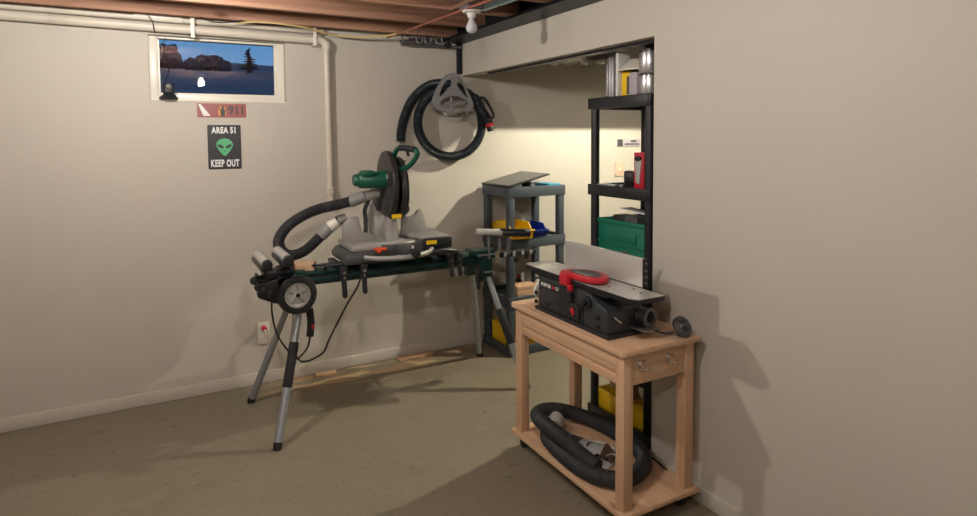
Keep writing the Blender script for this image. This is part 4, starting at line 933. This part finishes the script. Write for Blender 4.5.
# tables
def jt(y0, y1, z, nm, ch0, ch1):
    x0, x1 = -.412, -.262
    poly = [(x0, y1-ch1), (x0+ch1*.6, y1), (x1, y1), (x1, y0), (x0+ch0*.6, y0), (x0, y0+ch0)]
    a = MB().prism(poly, 2, z-.020, z-.002, .001).make(nm, 'iron', t)
    MB().prism([(x+(.001 if x < -.35 else -.001), y) for x, y in poly], 2, z-.002, z, 0).make('ground_top', 'ground', a)
    return a
jt(-2.270, -1.862, JT-.002, 'infeed_table', .035, .0)
jt(-1.835, -1.505, JT, 'outfeed_table', .0, .020)
MB().box((-.405, -2.10, JT-.034), (-.27, -1.58, JT-.021)).make('table_ways', 'black', t)
MB().cyl((-.41, -1.8485, JT-.024), (-.265, -1.8485, JT-.024), .024).make('cutter_head', 'zinc', t)
for y, x in ((-1.62, -.33), (-1.72, -.30), (-2.06, -.355), (-2.14, -.30), (-2.20, -.32)):
    MB().cyl((x, y, JT-.0030), (x, y, JT+.0004), .0045, seg=12).make('table_screw', 'black', t)
# fence
MB().box((-.262, -2.155, JT+.001), (-.245, -1.625, JT+.118), .002).make('fence', 'ground', t)
MB().box((-.2655, -2.157, JT+.001), (-.243, -2.151, JT+.118), .001).make('fence_end', 'black', t)
mb = MB()
for z in (.02, .045, .07, .10): mb.cyl((-.254, -2.162, JT+z), (-.254, -2.156, JT+z), .005, seg=10)
mb.make('fence_bolts', 'zinc', t)
MB().prism([(-1.93, JT-.05), (-1.85, JT-.05), (-1.86, JT+.06), (-1.92, JT+.06)], 0, -.246, -.17, .004).make('fence_bracket', 'black', t)
MB().cyl((-.19, -1.89, JT+.06), (-.19, -1.89, JT+.09), .012).tube([(-.19, -1.89, JT+.085), (-.15, -1.93, JT+.10)], .006, 8).make('fence_lock', 'black', t)
# guard: red rounded wing
gp = blob([(-.425, -1.90), (-.43, -1.835), (-.41, -1.80), (-.37, -1.80), (-.31, -1.835), (-.275, -1.89), (-.272, -1.97), (-.30, -2.04), (-.345, -2.065), (-.39, -2.05), (-.42, -1.99)])
gp = [(-.415+(x+.415)*.86, -1.835+(y+1.835)*.86) for x, y in gp]
MB().prism(gp, 2, JT+.004, JT+.026, .006).make('cutter_guard', 'red', t)
gi = [(-.357+(x+.357)*.62, -1.925+(y+1.925)*.68) for x, y in gp]
MB().prism(gi, 2, JT+.025, JT+.0285).make('guard_inset', 'darkgrey', t)
MB().box((-.438, -1.885, JT-.030), (-.412, -1.825, JT+.022), .006).box((-.434, -1.90, JT-.050), (-.414, -1.875, JT-.022), .004).make('guard_mount', 'red', t)
MB().cyl((-.424, -1.888, JT-.09), (-.424, -1.888, JT-.04), .011).make('guard_pivot', 'black', t)
# hand wheel at the left end, dust port and crank at the right end
MB().lathe([(.030, 0), (.042, .002), (.046, .010), (.042, .018), (.030, .016), (.030, 0)], (-.355, -1.580, ZT+.075), (0, 1, 0)).cyl((-.355, -1.62, ZT+.075), (-.355, -1.56, ZT+.075), .010).box((-.39, -1.575, ZT+.070), (-.32, -1.567, ZT+.080)).make('hand_wheel', 'vinyl', t)
MB().box((-.365, -1.55, JT-.065), (-.29, -1.53, JT-.028), .003).make('scale_plate', 'vinyl', t)
MB().box((-.36, -1.529, JT-.056), (-.335, -1.5285, JT-.040)).box((-.325, -1.529, JT-.056), (-.30, -1.5285, JT-.040)).make('scale_marks', 'darkgrey', t)
MB().lathe([(.024, 0), (.032, 0), (.034, .04), (.038, .046), (.038, .054), (.024, .054), (.024, 0)], (-.235, -2.108, ZT+.075), (.1, -1, 0), 28).make('dust_port', 'zinc', t)
MB().cyl((-.285, -2.105, JT-.045), (-.285, -2.15, JT-.045), .006).sph((-.285, -2.155, JT-.042), .012, seg=12).make('lock_handle', 'chrome', t)
MB().box((-.29, -2.19, ZT+.030), (-.20, -2.105, ZT+.036), .002).make('chip_chute', 'zinc', t)
MB().tube([(-.23, -2.10, ZT+.035), (-.20, -2.15, ZT+.016), (-.175, -2.19, ZT+.010), (-.15, -2.215, ZT+.02)], .0045, 8).make('power_lead', 'black', t)
c_ = MB()
for k in range(6):
    pts = [(-.125+(.034-.007*(k//2))*math.cos(a)+.004*(k%2), -2.225+.018*math.sin(a*1)+.008*(k%3-1), ZT+.040+(.030-.007*(k//2))*math.sin(a)) for a in [i*math.pi/5 for i in range(11)]]
    c_.tube(pts, .0075, 8)
c_.make('cord_bundle', 'darkgrey', t)
MB().cyl((-.15, -2.235, ZT+.018), (-.105, -2.235, ZT+.030), .016, .013, 12, bev=.003).make('plug', 'black', t)

# ================================================================== FLOOR ODDS
tag(MB().obox((-.40, -.055, .009), (.26, .06, .016), (0, 0, .05), .002).make('loose_board', 'pine0'), 'thin light board lying on the floor against the back baseboard', 'board')
tag(MB().obox((-1.02, -.06, .007), (.13, .05, .012), (0, 0, -.05), .002).make('wood_scrap', 'pine0'), 'small light wood scrap on the floor behind the left stand legs', 'wood scrap')
for o in bpy.data.objects:
    for k in ('_wx', '_wy', '_wz'):
        if k in o.keys(): del o[k]
